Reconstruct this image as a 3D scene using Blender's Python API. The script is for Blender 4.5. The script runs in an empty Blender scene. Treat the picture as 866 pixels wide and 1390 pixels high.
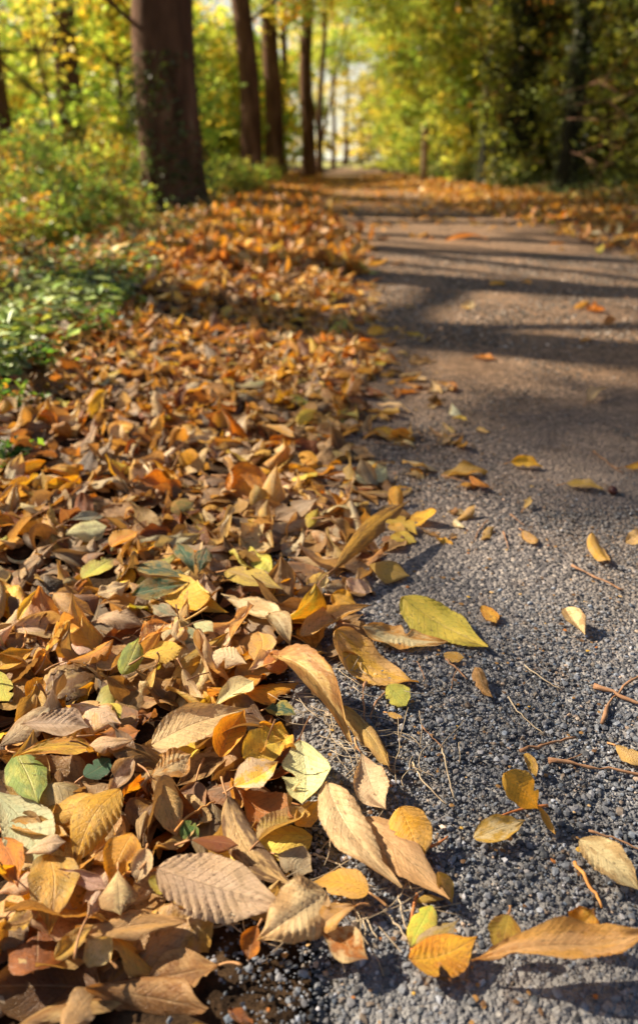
import bpy, math, random
import numpy as np
from mathutils import Vector
rng = np.random.default_rng(11)
random.seed(5)
D = bpy.data; C = bpy.context.scene.collection
sc = bpy.context.scene

# ------------------------------------------------------------------ camera geometry (photo pixels 866 wide)
FPX, CX, CY, H0 = 1040.0, 433.0, 650.0, 0.62
PITCH = math.radians(22.7)
CAM = np.array([0.0, 0.0, H0])
FW = np.array([0, math.cos(PITCH), -math.sin(PITCH)])
UP = np.array([0, math.sin(PITCH), math.cos(PITCH)])
RT = np.array([1.0, 0, 0])
def at(px, py, z=0.0):
    d = FW + (px-CX)/FPX*RT + (CY-py)/FPX*UP
    return CAM + d*((z-H0)/d[2])
def at_y(px, py, Y):
    d = FW + (px-CX)/FPX*RT + (CY-py)/FPX*UP
    return CAM + d*(Y/d[1])
def proj(P):
    q = P - CAM
    dep = q@FW
    return CX + FPX*(q@RT)/dep, CY - FPX*(q@UP)/dep, dep

AZ = math.radians(66); EL = math.radians(36)          # sun: left of the view direction, above the horizon
SUNH = np.array([-math.sin(AZ), math.cos(AZ)])        # horizontal direction towards the sun
VPER = np.array([math.cos(AZ), math.sin(AZ)])
def from_sun(q, d):                                   # ground point given by its offset across / along the sun's direction
    p = q*VPER + d*SUNH
    return float(p[0]), float(p[1])

# ------------------------------------------------------------------ object helpers
def mesh_obj(name, V, F, mat, parent=None, uv=None, col=None, col2=None, smooth=True, origin=None):
    V = np.asarray(V, dtype=np.float32); F = np.asarray(F, dtype=np.int32)
    if origin is not None: V = V - np.asarray(origin, dtype=np.float32)
    me = D.meshes.new(name)
    k = F.shape[1]
    me.vertices.add(len(V)); me.vertices.foreach_set('co', V.ravel())
    me.loops.add(F.size); me.loops.foreach_set('vertex_index', F.ravel())
    me.polygons.add(len(F)); me.polygons.foreach_set('loop_start', np.arange(0, F.size, k, dtype=np.int32))
    me.polygons.foreach_set('use_smooth', np.full(len(F), smooth, dtype=bool))
    me.update(calc_edges=True)
    if uv is not None:
        l = me.uv_layers.new(name='UVMap'); l.data.foreach_set('uv', np.asarray(uv, dtype=np.float32)[F.ravel()].ravel())
    for nm, c in (('tint', col), ('tint2', col2)):
        if c is not None:
            a = me.color_attributes.new(nm, 'FLOAT_COLOR', 'POINT')
            a.data.foreach_set('color', np.asarray(c, dtype=np.float32).ravel())
    me.materials.append(mat)
    o = D.objects.new(name, me); C.objects.link(o)
    if parent is not None: o.parent = parent
    if origin is not None: o.location = [float(v) for v in origin]
    return o
def tag(o, label=None, cat=None, group=None, kind=None):
    if label: o['label'] = label
    if cat: o['category'] = cat
    if group: o['group'] = group
    if kind: o['kind'] = kind
    return o
def empty(name, loc):
    o = D.objects.new(name, None); C.objects.link(o); o.location = loc; o.empty_display_size = .1
    return o
class Bag:
    """gathers pieces into one mesh"""
    def __init__(s): s.V=[]; s.F=[]; s.U=[]; s.C=[]; s.C2=[]; s.n=0
    def add(s, V, F, U=None, c=None, c2=None):
        n=len(V); s.V.append(V); s.F.append(F+s.n); s.n+=n
        s.U.append(U if U is not None else np.zeros((n,2)))
        c = (1,1,1,1) if c is None else c
        c = np.asarray(c, float)
        s.C.append(np.broadcast_to(c,(n,4)) if c.ndim==1 else c)
        c2 = c if c2 is None else np.asarray(c2, float)
        s.C2.append(np.broadcast_to(c2,(n,4)) if c2.ndim==1 else c2)
    def build(s, name, mat, parent=None, origin=None, smooth=True):
        return mesh_obj(name, np.concatenate(s.V), np.concatenate(s.F), mat, parent, np.concatenate(s.U),
                        np.concatenate(s.C), np.concatenate(s.C2), smooth, origin)
def tube(P, r, n=8, rough=0.0, seed=0):
    """tapered tube along points P (k,3), radii r (k)"""
    P = np.asarray(P, float); r = np.asarray(r, float); k=len(P)
    T = np.gradient(P, axis=0); T /= np.linalg.norm(T,axis=1)[:,None]+1e-9
    ref = np.array([0,0,1.0]) if abs(T[:,2]).mean()<.8 else np.array([1.0,0,0])
    A = np.cross(T, ref); A /= np.linalg.norm(A,axis=1)[:,None]+1e-9
    B = np.cross(T, A)
    a = np.arange(n)/n*2*math.pi
    R = np.repeat(r[:,None], n, 1)
    if rough:
        g = np.random.default_rng(seed)
        ph = g.uniform(0,6.28,6); kz=np.arange(k)[:,None]
        R = R*(1+.16*rough/.035*np.exp(-kz/2.2)*np.sin(4*a+ph[3])*(np.abs(np.sin(2*a+ph[4])))) if n>12 else R
        R = R*(1+rough*(np.sin(3*a+ph[0]+kz*.21)+.7*np.sin(5*a+ph[1]-kz*.17)+.5*np.sin(9*a+ph[2]+kz*.5)+.35*g.normal(size=R.shape)))
    V = P[:,None,:] + R[...,None]*(np.cos(a)[None,:,None]*A[:,None,:]+np.sin(a)[None,:,None]*B[:,None,:])
    i = np.arange(k-1)[:,None]*n; j=np.arange(n)[None,:]; j2=(j+1)%n
    F = np.stack([i+j, i+j2, i+n+j2, i+n+j], -1).reshape(-1,4)
    V = V.reshape(-1,3)
    # closed ends
    V = np.vstack([V, P[0], P[-1]]); c0=len(V)-2; c1=len(V)-1
    e0 = np.array([[c0, (q+1)%n, q, c0] for q in range(n)]); 
    caps = []
    for q in range(0,n,2):
        caps.append([c0,(q+2)%n,(q+1)%n,q]); b=(k-1)*n; caps.append([c1,b+q,b+(q+1)%n,b+(q+2)%n])
    F = np.vstack([F, np.array(caps)])
    U = np.zeros((len(V),2)); U[:k*n,0]=np.repeat(np.arange(k)/(k-1),n); U[:k*n,1]=np.tile(np.arange(n)/n,k)
    return V,F,U
def bend_line(p0, p1, n=8, sag=0.0, wob=0.0, g=None):
    g = g or rng
    t = np.linspace(0,1,n)[:,None]; p0=np.asarray(p0,float); p1=np.asarray(p1,float)
    L = np.linalg.norm(p1-p0); P = p0+(p1-p0)*t
    d=(p1-p0)/L; s=np.cross(d,[0,0,1.0]); s/=np.linalg.norm(s)+1e-9
    P = P + s*sag*L*np.sin(math.pi*t) + s*wob*L*np.sin(5*t+g.uniform(0,6))*t*(1-t)*2
    return P

# ------------------------------------------------------------------ node helpers / materials
def mat_new(name):
    m = D.materials.new(name); m.use_nodes=True; m.node_tree.nodes.clear(); return m, m.node_tree
def N(nt, t, **kw):
    n = nt.nodes.new(t)
    for k,v in kw.items():
        if k.startswith('i_'):
            key=k[2:]; key=int(key) if key.isdigit() else key.replace('_',' ')
            n.inputs[key].default_value=v
        else: setattr(n,k,v)
    return n
def M(nt, op, a, b=None, c=None, clamp=False):
    n = nt.nodes.new('ShaderNodeMath'); n.operation=op; n.use_clamp=clamp
    for i,v in enumerate((a,b,c)):
        if v is None: continue
        if isinstance(v,(int,float)): n.inputs[i].default_value=v
        else: nt.links.new(v, n.inputs[i])
    return n.outputs[0]
def MIX(nt, fac, a, b, mode='MIX'):
    n = nt.nodes.new('ShaderNodeMix'); n.data_type='RGBA'; n.blend_type=mode
    for i,v in ((0,fac),(6,a),(7,b)):
        if isinstance(v,(int,float)): n.inputs[i].default_value=v
        elif isinstance(v,tuple): n.inputs[i].default_value=(*v[:3],1)
        else: nt.links.new(v, n.inputs[i])
    return n.outputs[2]
def RAMP(nt, fac, stops):
    n = nt.nodes.new('ShaderNodeValToRGB'); cr=n.color_ramp
    while len(cr.elements)<len(stops): cr.elements.new(.5)
    for e,(p,c) in zip(cr.elements,stops): e.position=p; e.color=(*c,1) if len(c)==3 else c
    nt.links.new(fac,n.inputs[0]); return n.outputs[0]
def NOISE(nt, vec, scale, detail=3, rough=.5):
    n = N(nt,'ShaderNodeTexNoise'); n.inputs['Scale'].default_value=scale; n.inputs['Detail'].default_value=detail
    n.inputs['Roughness'].default_value=rough
    if vec is not None: nt.links.new(vec,n.inputs['Vector'])
    return n.outputs[0]

NV = 11.5; SLOPE = 0.21
def leaf_material(name, veins=True, trans=0.33, rough=0.46, spec=0.5, pale=0.35):
    m, nt = mat_new(name)
    out = N(nt,'ShaderNodeOutputMaterial')
    uvn = N(nt,'ShaderNodeUVMap'); uvn.uv_map='UVMap'
    sep = N(nt,'ShaderNodeSeparateXYZ'); nt.links.new(uvn.outputs[0],sep.inputs[0])
    t = sep.outputs[0]; s = M(nt,'SUBTRACT',M(nt,'MULTIPLY',sep.outputs[1],2.0),1.0); sa = M(nt,'ABSOLUTE',s)
    a1 = N(nt,'ShaderNodeVertexColor'); a1.layer_name='tint'
    a2 = N(nt,'ShaderNodeVertexColor'); a2.layer_name='tint2'
    seed = a1.outputs[1]
    cmb = N(nt,'ShaderNodeCombineXYZ'); nt.links.new(M(nt,'MULTIPLY',t,2.2),cmb.inputs[0]); nt.links.new(s,cmb.inputs[1]); nt.links.new(M(nt,'MULTIPLY',seed,91.0),cmb.inputs[2])
    vec = cmb.outputs[0]
    n1 = NOISE(nt,vec,2.2,3,.55)
    # second colour creeps in from the margins and in patches
    f2 = M(nt,'ADD',M(nt,'MULTIPLY',sa,.22),n1); f2 = M(nt,'MULTIPLY',M(nt,'SUBTRACT',f2,.52),6.0,clamp=True)
    base = MIX(nt, M(nt,'MULTIPLY',f2,a2.outputs[1]), a1.outputs[0], a2.outputs[0])
    n2 = NOISE(nt,vec,14,3,.6)
    base = MIX(nt, 1.0, base, RAMP(nt,n2,[(.3,(.90,.88,.85)),(.7,(1.22,1.20,1.18))]), 'MULTIPLY')
    if veins:
        # brown specks and blotches
        n3 = NOISE(nt,vec,7.0,4,.6)
        n4 = NOISE(nt,vec,1.1,2,.5)
        tb = M(nt,'MULTIPLY',M(nt,'SUBTRACT',M(nt,'ADD',M(nt,'MULTIPLY',t,.55),n4),1.02),7.0,clamp=True)
        base = MIX(nt, M(nt,'MULTIPLY',tb,.65), base, (.13,.055,.02))
        dots = N(nt,'ShaderNodeTexVoronoi'); dots.inputs['Scale'].default_value=5.5; nt.links.new(vec,dots.inputs['Vector'])
        dd = M(nt,'SUBTRACT',1.0,M(nt,'MULTIPLY',M(nt,'SUBTRACT',dots.outputs[0],.05),18.0,clamp=True))
        base = MIX(nt, M(nt,'MULTIPLY',dd,.7), base, (.05,.022,.01))
        sp = M(nt,'MULTIPLY',M(nt,'SUBTRACT',n3,.585),12.0,clamp=True)
        base = MIX(nt, M(nt,'MULTIPLY',sp,.6), base, (.10,.045,.018))
        ph = M(nt,'FRACT',M(nt,'MULTIPLY',M(nt,'SUBTRACT',t,M(nt,'MULTIPLY',sa,SLOPE)),NV))
        vd = M(nt,'ABSOLUTE',M(nt,'SUBTRACT',ph,.5))
        side = M(nt,'SUBTRACT',1.0,M(nt,'MULTIPLY',vd,7.0,clamp=True))
        mid = M(nt,'SUBTRACT',1.0,M(nt,'MULTIPLY',M(nt,'MULTIPLY',sa,22.0),M(nt,'SUBTRACT',1.25,t),clamp=True))
        vein = M(nt,'MAXIMUM',M(nt,'MULTIPLY',side,.42),mid)
        fine = N(nt,'ShaderNodeTexVoronoi'); fine.feature='DISTANCE_TO_EDGE'; fine.inputs['Scale'].default_value=26; nt.links.new(vec,fine.inputs['Vector'])
        fv = M(nt,'SUBTRACT',1.0,M(nt,'MULTIPLY',fine.outputs[0],10.0,clamp=True))
        base = MIX(nt, M(nt,'MULTIPLY',side,.42), base, MIX(nt,1.0,base,(.62,.50,.42),'MULTIPLY'))
        base = MIX(nt, M(nt,'MULTIPLY',mid,.5), base, MIX(nt,.5,base,(.62,.44,.22)))
        base = MIX(nt, M(nt,'MULTIPLY',M(nt,'MULTIPLY',fv,n1),.20), base, MIX(nt,1.0,base,(.55,.5,.45),'MULTIPLY'))
        # thin brown rim
        rim = M(nt,'MULTIPLY',M(nt,'SUBTRACT',sa,.93),14.0,clamp=True)
        base = MIX(nt, M(nt,'MULTIPLY',rim,.5), base, (.22,.10,.035))
        bump = N(nt,'ShaderNodeBump'); bump.inputs['Strength'].default_value=.6; bump.inputs['Distance'].default_value=.0014
        h = M(nt,'ADD',M(nt,'MULTIPLY',vein,-.9),M(nt,'MULTIPLY',n2,1.4)); h = M(nt,'ADD',h,M(nt,'MULTIPLY',fv,-.3))
        nt.links.new(h,bump.inputs['Height']); nrm=bump.outputs[0]
    else: nrm=None
    geo = N(nt,'ShaderNodeNewGeometry')
    under = MIX(nt, pale, base, MIX(nt,.5,base,(.60,.46,.28)))
    base = MIX(nt, geo.outputs['Backfacing'], base, under)
    p = N(nt,'ShaderNodeBsdfPrincipled'); p.inputs['Roughness'].default_value=rough; p.inputs['Specular IOR Level'].default_value=spec
    nt.links.new(base,p.inputs['Base Color'])
    tr = N(nt,'ShaderNodeBsdfTranslucent'); nt.links.new(MIX(nt,1.0,base,(1.25,1.0,.55),'MULTIPLY'),tr.inputs[0])
    if nrm: nt.links.new(nrm,p.inputs['Normal']); nt.links.new(nrm,tr.inputs['Normal'])
    mx = N(nt,'ShaderNodeMixShader'); mx.inputs[0].default_value=trans
    nt.links.new(p.outputs[0],mx.inputs[1]); nt.links.new(tr.outputs[0],mx.inputs[2]); nt.links.new(mx.outputs[0],out.inputs[0])
    return m
def simple_material(name, stops, scale, rough=.85, bump=0.0, bscale=None, spec=.3, stretch=None, attr=False, detail=6, bdist=.01):
    m, nt = mat_new(name); out=N(nt,'ShaderNodeOutputMaterial')
    tc=N(nt,'ShaderNodeTexCoord'); vec=tc.outputs['Object']
    if stretch:
        mp=N(nt,'ShaderNodeMapping'); mp.inputs['Scale'].default_value=stretch; nt.links.new(vec,mp.inputs[0]); vec=mp.outputs[0]
    n=NOISE(nt,vec,scale,detail,.6); c=RAMP(nt,n,stops)
    if attr:
        a=N(nt,'ShaderNodeVertexColor'); a.layer_name='tint'; c=MIX(nt,1.0,c,a.outputs[0],'MULTIPLY')
    p=N(nt,'ShaderNodeBsdfPrincipled'); p.inputs['Roughness'].default_value=rough; p.inputs['Specular IOR Level'].default_value=spec
    nt.links.new(c,p.inputs['Base Color'])
    if bump:
        b=N(nt,'ShaderNodeBump'); b.inputs['Strength'].default_value=bump; b.inputs['Distance'].default_value=bdist
        nt.links.new(NOISE(nt,vec,bscale or scale*3,6,.65),b.inputs['Height']); nt.links.new(b.outputs[0],p.inputs['Normal'])
    nt.links.new(p.outputs[0],out.inputs[0]); return m

M_LEAF  = leaf_material('dead_leaf')
M_IVY   = leaf_material('ivy_leaf', veins=False, trans=.22, rough=.48, spec=.35, pale=.2)
M_GREEN = leaf_material('tree_leaf', veins=False, trans=.55, rough=.45, spec=.35, pale=.1)
M_STALK = simple_material('leaf_stalk', [(.3,(.30,.12,.045)),(.7,(.50,.27,.11))], 60, .6, attr=True)
M_STRAW = simple_material('dry_straw', [(.3,(.22,.15,.09)),(.7,(.50,.40,.27))], 40, .6)
M_BARK  = simple_material('bark', [(.3,(.045,.022,.013)),(.55,(.13,.064,.036)),(.75,(.24,.135,.085))], 5, .9, 1.0, 16, .15, (1,1,.22), bdist=.03)
M_TWIG  = simple_material('twig_bark', [(.3,(.16,.075,.035)),(.7,(.36,.19,.10))], 70, .75, .5, 200, bdist=.001, attr=True)
M_STONE = simple_material('stone', [(.3,(.70,.72,.78)),(.7,(1.15,1.15,1.2))], 160, .62, .5, 500, .4, attr=True, bdist=.001)
M_POST  = simple_material('old_post', [(.3,(.20,.12,.08)),(.7,(.42,.30,.20))], 8, .85, .6, 30)

def soil_material():
    m, nt = mat_new('forest_soil'); out=N(nt,'ShaderNodeOutputMaterial')
    tc=N(nt,'ShaderNodeTexCoord'); v=tc.outputs['Object']
    c=RAMP(nt,NOISE(nt,v,45,8,.65),[(.35,(.012,.008,.006)),(.52,(.045,.027,.016)),(.7,(.11,.065,.035))])
    p=N(nt,'ShaderNodeBsdfPrincipled'); p.inputs['Roughness'].default_value=.95; p.inputs['Specular IOR Level'].default_value=.05; nt.links.new(c,p.inputs[0])
    b=N(nt,'ShaderNodeBump'); b.inputs['Strength'].default_value=.9; b.inputs['Distance'].default_value=.01
    nt.links.new(NOISE(nt,v,120,6,.7),b.inputs['Height']); nt.links.new(b.outputs[0],p.inputs['Normal'])
    nt.links.new(p.outputs[0],out.inputs[0]); return m
def path_material():
    m, nt = mat_new('gravel_path'); out=N(nt,'ShaderNodeOutputMaterial')
    tc=N(nt,'ShaderNodeTexCoord'); v=tc.outputs['Object']
    vo=N(nt,'ShaderNodeTexVoronoi'); vo.inputs['Scale'].default_value=150; nt.links.new(v,vo.inputs['Vector'])
    vf=N(nt,'ShaderNodeTexVoronoi'); vf.inputs['Scale'].default_value=340; nt.links.new(v,vf.inputs['Vector'])
    sepc=N(nt,'ShaderNodeSeparateColor'); nt.links.new(vo.outputs['Color'],sepc.inputs[0])
    stone=RAMP(nt,sepc.outputs[0],[(0,(.07,.072,.082)),(.5,(.14,.14,.155)),(.85,(.24,.235,.24)),(1,(.34,.32,.31))])
    dust=RAMP(nt,NOISE(nt,v,210,5,.7),[(.3,(.12,.115,.115)),(.7,(.27,.25,.24))])
    big=NOISE(nt,v,2.3,5,.6)
    mask=M(nt,'MULTIPLY',M(nt,'SUBTRACT',big,.44),7.0,clamp=True)
    sx=N(nt,'ShaderNodeSeparateXYZ'); nt.links.new(v,sx.inputs[0])
    c=MIX(nt,M(nt,'MULTIPLY',mask,.75),stone,dust)
    # the path gets browner further along: leaf crumbs, plus warm sunlight put into the colour
    far=M(nt,'MULTIPLY',M(nt,'SUBTRACT',sx.outputs[1],.7),.6,clamp=True)
    c=MIX(nt,far,c,MIX(nt,1.0,c,(1.50,1.0,.62),'MULTIPLY'))
    blot=NOISE(nt,v,28,4,.7)
    c=MIX(nt,far,c,MIX(nt,1.0,c,RAMP(nt,blot,[(.35,(.62,.60,.58)),(.65,(1.35,1.3,1.25))]),'MULTIPLY'))
    cr=M(nt,'MULTIPLY',M(nt,'SUBTRACT',NOISE(nt,v,9,5,.7),.56),6.0,clamp=True)
    c=MIX(nt,M(nt,'MULTIPLY',cr,.55),c,(.13,.070,.034))
    p=N(nt,'ShaderNodeBsdfPrincipled'); p.inputs['Roughness'].default_value=.8; p.inputs['Specular IOR Level'].default_value=.15; nt.links.new(c,p.inputs[0])
    h=M(nt,'ADD',M(nt,'MULTIPLY',vo.outputs['Distance'],-1.2),M(nt,'MULTIPLY',vf.outputs['Distance'],-.5))
    h=M(nt,'ADD',h,M(nt,'MULTIPLY',NOISE(nt,v,60,5,.7),.8))
    b=N(nt,'ShaderNodeBump'); b.inputs['Strength'].default_value=.9; b.inputs['Distance'].default_value=.006
    nt.links.new(h,b.inputs['Height']); nt.links.new(b.outputs[0],p.inputs['Normal'])
    nt.links.new(p.outputs[0],out.inputs[0]); return m
M_SOIL=soil_material(); M_PATH=path_material()

# ------------------------------------------------------------------ terrain
def smooth01(t): t=np.clip(t,0,1); return t*t*(3-2*t)
def edge_x(y): return np.interp(y,[.2,.47,.7,1.04,1.7,3,6.3,17,60],[-.05,-.04,.01,.12,.15,.19,.10,-.05,-.1])
def left_x(y): return np.interp(y,[1.2,1.9,2.7,5.3,10,20,40],[-1.3,-.90,-.84,-1.0,-1.15,-1.25,-1.4])
def right_x(y): return 2.62+0*np.asarray(y)
def curve_x(y): return .0016*np.maximum(np.asarray(y,float)-25,0)**2       # the path bends gently to the right far away
def ground_z(x,y):
    x=np.asarray(x,float); y=np.asarray(y,float); xc=x-curve_x(y)
    z = .012*np.sin(1.7*x+.4)*np.sin(1.1*y+1)
    z = z + .05*smooth01((-xc-.3)/.8)*smooth01((xc+1.6)/.6) - .10*smooth01((-xc-1.0)/1.2) + .22*smooth01((-xc-2.2)/3)*smooth01((y-3)/4)
    z = z + .22*smooth01((xc-3.2)/2.5)
    z = z + .02*np.sin(.9*x+2)*np.sin(.6*y)*smooth01(np.abs(xc)-.8)
    return z
def grid_sheet(name, xs, ys, zf, mat):
    X,Y=np.meshgrid(xs,ys); Z=zf(X,Y); V=np.stack([X,Y,Z],-1).reshape(-1,3); nx=len(xs)
    i=np.arange(len(ys)-1)[:,None]*nx; j=np.arange(nx-1)[None,:]
    F=np.stack([i+j,i+j+1,i+nx+j+1,i+nx+j],-1).reshape(-1,4)
    return mesh_obj(name,V,F,mat)
xs=np.concatenate([[-400,-150,-60],np.arange(-30,-4,.8),np.arange(-4,5,.12),np.arange(5,30,.8),[30,60,150,400]])
ys=np.concatenate([[-200,-60,-20,-8,-3],np.arange(-2,14,.12),np.arange(14,70,.8),[75,100,200,500]])
def gz_path(x,y):
    # small trodden relief of the path
    return ground_z(x,y)+.004
tag(grid_sheet('ground',xs,ys,lambda x,y: ground_z(x,y)-np.where((x-curve_x(y)>.03)&(x-curve_x(y)<2.6),.012,.0),M_SOIL),kind='structure')
u=np.linspace(0,1,61)
ysp=np.concatenate([np.arange(-2,6,.05),np.arange(6,20,.2),np.arange(20,72,.8)])
PY,PU=np.meshgrid(ysp,u,indexing='ij')
wob=.05*np.sin(PY*2.1)+.03*np.sin(PY*5.3)
PX=curve_x(PY)+(-.10+wob*(PU<.02))+PU*(2.80)
PZ=ground_z(PX,PY)+.004+.004*np.sin(PX*9)*np.sin(PY*7)-.03*((PU<.008)|(PU>.992))
n=len(u); i=np.arange(len(ysp)-1)[:,None]*n; j=np.arange(n-1)[None,:]
tag(mesh_obj('path',np.stack([PX,PY,PZ],-1).reshape(-1,3),np.stack([i+j,i+j+1,i+n+j+1,i+n+j],-1).reshape(-1,4),M_PATH),kind='structure')
SKY_STR=.052; SUN_STR=5.0; FOCUS=.86; FSTOP=2.5; EXPO=1.25
# ------------------------------------------------------------------ leaves
def outline(t, kind):
    if kind=='chestnut': pk,b,tip=.60,.85,.90          # obovate leaflet, drawn-out tip
    elif kind=='elm':    pk,b,tip=.42,.80,.86
    elif kind=='oval':   pk,b,tip=.50,.60,.97
    elif kind=='lance':  pk,b,tip=.36,.82,.80
    else:                pk,b,tip=.50,.75,.92
    a=math.log(.5)/math.log(pk)
    w=np.sin(math.pi*np.clip(t,0,1)**a)**b
    return w*(1-.55*smooth01((t-tip+.12)/(1-tip+.12)))
def leaf_surface(p, nu, nv):
    """local leaf: x along, y across, z up; p holds the shape"""
    L,W=p['L'],p['W']; ph=p['ph']
    t=np.linspace(0,1,nu+1)[:,None]; s=np.linspace(-1,1,nv+1)[None,:]
    half=np.maximum(W/2*outline(t,p['kind']),L*.006)
    saw=((t*24)%1.0)-.5
    # ragged outline
    rag=1+.05*np.sin(9*t+ph)*np.abs(s)**4+.035*saw*np.abs(s)**10+.03*np.sin(23*t+2*ph)*np.abs(s)**6
    rag=rag*(1-p['bite']*(s*p['bs']>0)*np.abs(s)**2*np.exp(-((t-p['bt'])/.05)**2))
    c=s*half*rag
    cl,cr=p['cupl'],p['cupr']
    cv=1+.45*np.sin(2.6*t*math.pi*.7+ph)
    sa=np.abs(s)
    ang=np.where(s<0,cl,cr)*cv*(sa**p['cp'])+p['fold']*np.minimum(sa*6,1)
    dc=np.diff(np.abs(c),axis=1); h=nv//2
    # integrate outwards from the midrib
    y=np.zeros_like(c); z=np.zeros_like(c)
    am=(ang[:,1:]+ang[:,:-1])/2
    stepr=(c[:,h+1:]-c[:,h:-1]); y[:,h+1:]=np.cumsum(stepr*np.cos(am[:,h:]),1); z[:,h+1:]=np.cumsum(stepr*np.sin(am[:,h:]),1)
    stepl=(c[:,:h]-c[:,1:h+1])[:,::-1]; al=am[:,:h][:,::-1]
    y[:,:h]=np.cumsum(stepl*np.cos(al),1)[:,::-1]; z[:,:h]=np.cumsum(-stepl*np.sin(al),1)[:,::-1]
    # corrugation between side veins
    if nu>=14:
        amp=p['rid']*(half/(W/2))
        rmod=.55+.45*np.sin(4.3*t+2.1*s+p['ph']*3)
        z=z+amp*rmod*(sa**.6)*(1-sa**6*.5)*(1.3-2.2*np.abs(np.cos(math.pi*NV*(p['nvk']*t-SLOPE*sa)))**1.6 if nu>60 else -np.cos(2*math.pi*NV*(p['nvk']*t-SLOPE*sa)))*.85
        z=z+(-.35*p['rid'])*np.exp(-(sa/.08)**2)
    z=z+p['ruf']*W*sa**2*np.sin(2*math.pi*2.6*t+ph+np.sign(s)*1.3)
    z=z+p['ruf']*.6*W*np.sin(5*t+3*s+ph*2)*np.sin(4*s+ph)
    tw=p['tw']*(t-.5)
    y,z=y*np.cos(tw)-z*np.sin(tw), y*np.sin(tw)+z*np.cos(tw)
    th=p['b1']*(t-.5)*-1+p['b2']*np.sin(2*math.pi*t+ph)
    dl=L/nu
    thm=(th[1:]+th[:-1])/2
    mx=np.concatenate([[0],np.cumsum(np.cos(thm[:,0])*dl)]); mz=np.concatenate([[0],np.cumsum(np.sin(thm[:,0])*dl)])
    lat=p['lat']*L*np.sin(math.pi*t[:,0])
    X=mx[:,None]-z*np.sin(th); Z=mz[:,None]+z*np.cos(th); Y=y+lat[:,None]
    return np.stack([X,Y,Z],-1), np.stack([np.broadcast_to(t*p['nvk'],X.shape),np.broadcast_to((s+1)/2,X.shape)],-1)
def quads(nu,nv):
    i=np.arange(nu)[:,None]*(nv+1); j=np.arange(nv)[None,:]
    return np.stack([i+j,i+nv+1+j,i+nv+2+j,i+j+1],-1).reshape(-1,4)
QC={}
def Q(nu,nv):
    if (nu,nv) not in QC: QC[(nu,nv)]=quads(nu,nv)
    return QC[(nu,nv)]
def shape(g, L, W, kind='chestnut', curl=1.0, **kw):
    sgn = 1 if g.random()<.62 else -1
    c = sgn*curl
    p=dict(L=L,W=W,kind=kind,ph=float(g.uniform(0,6.28)),
        cupl=c*g.uniform(.1,1.7), cupr=c*g.uniform(.1,1.7), cp=float(g.choice([1,2,3,5])),
        fold=sgn*g.uniform(0,.35)*curl, rid=g.uniform(.0002,.0016)*(W/.045), ruf=g.uniform(.015,.10)*curl, nvk=g.uniform(.75,1.25), bite=(g.uniform(.2,.8) if g.random()<.45 else 0.0), bs=(1 if g.random()<.5 else -1), bt=g.uniform(.2,.9),
        tw=g.normal()*.6*curl, b1=g.normal()*.8*curl, b2=g.normal()*.25*curl, lat=g.normal()*.05)
    p.update({k:v for k,v in kw.items() if k in p}); return p
def frame(p0,p1,face,roll):
    X=p1-p0; Ln=np.linalg.norm(X); X=X/Ln
    mid=(p0+p1)/2; tocam=CAM-mid; tocam/=np.linalg.norm(tocam)
    n=np.array([0,0,1.0])*(1-face)+tocam*face; Z=n-(n@X)*X; Z/=np.linalg.norm(Z); Y=np.cross(Z,X)
    c,s=math.cos(roll),math.sin(roll); Y,Z=Y*c+Z*s, Z*c-Y*s
    return X,Y,Z,Ln
def place_chord(p, p0, p1, face, roll, nu, nv):
    """put the leaf so that its base is at p0 and its tip at p1"""
    P,uv=leaf_surface(p,nu,nv); h=nv//2
    a,b=P[0,h],P[-1,h]; ch=b-a; cl=np.linalg.norm(ch); X,Y,Z,Ln=frame(p0,p1,face,roll); k=Ln/cl
    ex=ch/cl; ez=np.array([0,0,1.0])-ex[2]*ex; ez/=np.linalg.norm(ez); ey=np.cross(ez,ex)
    q=(P.reshape(-1,3)-a)*k
    loc=np.stack([q@ex,q@ey,q@ez],-1)
    return p0+loc[:,:1]*X+loc[:,1:2]*Y+loc[:,2:]*Z, uv.reshape(-1,2)
def rotm(yaw,pitch,roll):
    cy,sy=math.cos(yaw),math.sin(yaw); cp,sp=math.cos(pitch),math.sin(pitch); cr,sr=math.cos(roll),math.sin(roll)
    return np.array([[cy,-sy,0],[sy,cy,0],[0,0,1]])@np.array([[cp,0,-sp],[0,1,0],[sp,0,cp]])@np.array([[1,0,0],[0,cr,-sr],[0,sr,cr]])

PAL={ # name: (albedo linear, margin/patch colour, strength)
 'tan':(.56,.35,.14),'pale tan':(.70,.51,.27),'pinkish tan':(.62,.45,.27),'cream':(.78,.61,.34),'grey tan':(.45,.33,.21),
 'ochre':(.54,.31,.045),'golden':(.70,.38,.028),'olive gold':(.40,.26,.055),'brown':(.27,.135,.035),'dark brown':(.13,.062,.022),
 'orange':(.60,.235,.018),'rust':(.34,.115,.018),'red brown':(.21,.065,.018),'yellow':(.64,.46,.06),'yellow green':(.42,.43,.06),
 'sage':(.32,.34,.19),'green':(.10,.22,.05),'dark green':(.035,.10,.04),'green gold':(.34,.36,.07)}
SEC={'tan':'ochre','pale tan':'tan','pinkish tan':'tan','cream':'tan','grey tan':'brown','ochre':'tan','golden':'orange','olive gold':'ochre',
 'brown':'tan','dark brown':'brown','orange':'rust','rust':'orange','red brown':'rust','yellow':'golden','yellow green':'yellow','sage':'pale tan',
 'green':'yellow','dark green':'ochre','green gold':'green'}
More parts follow.
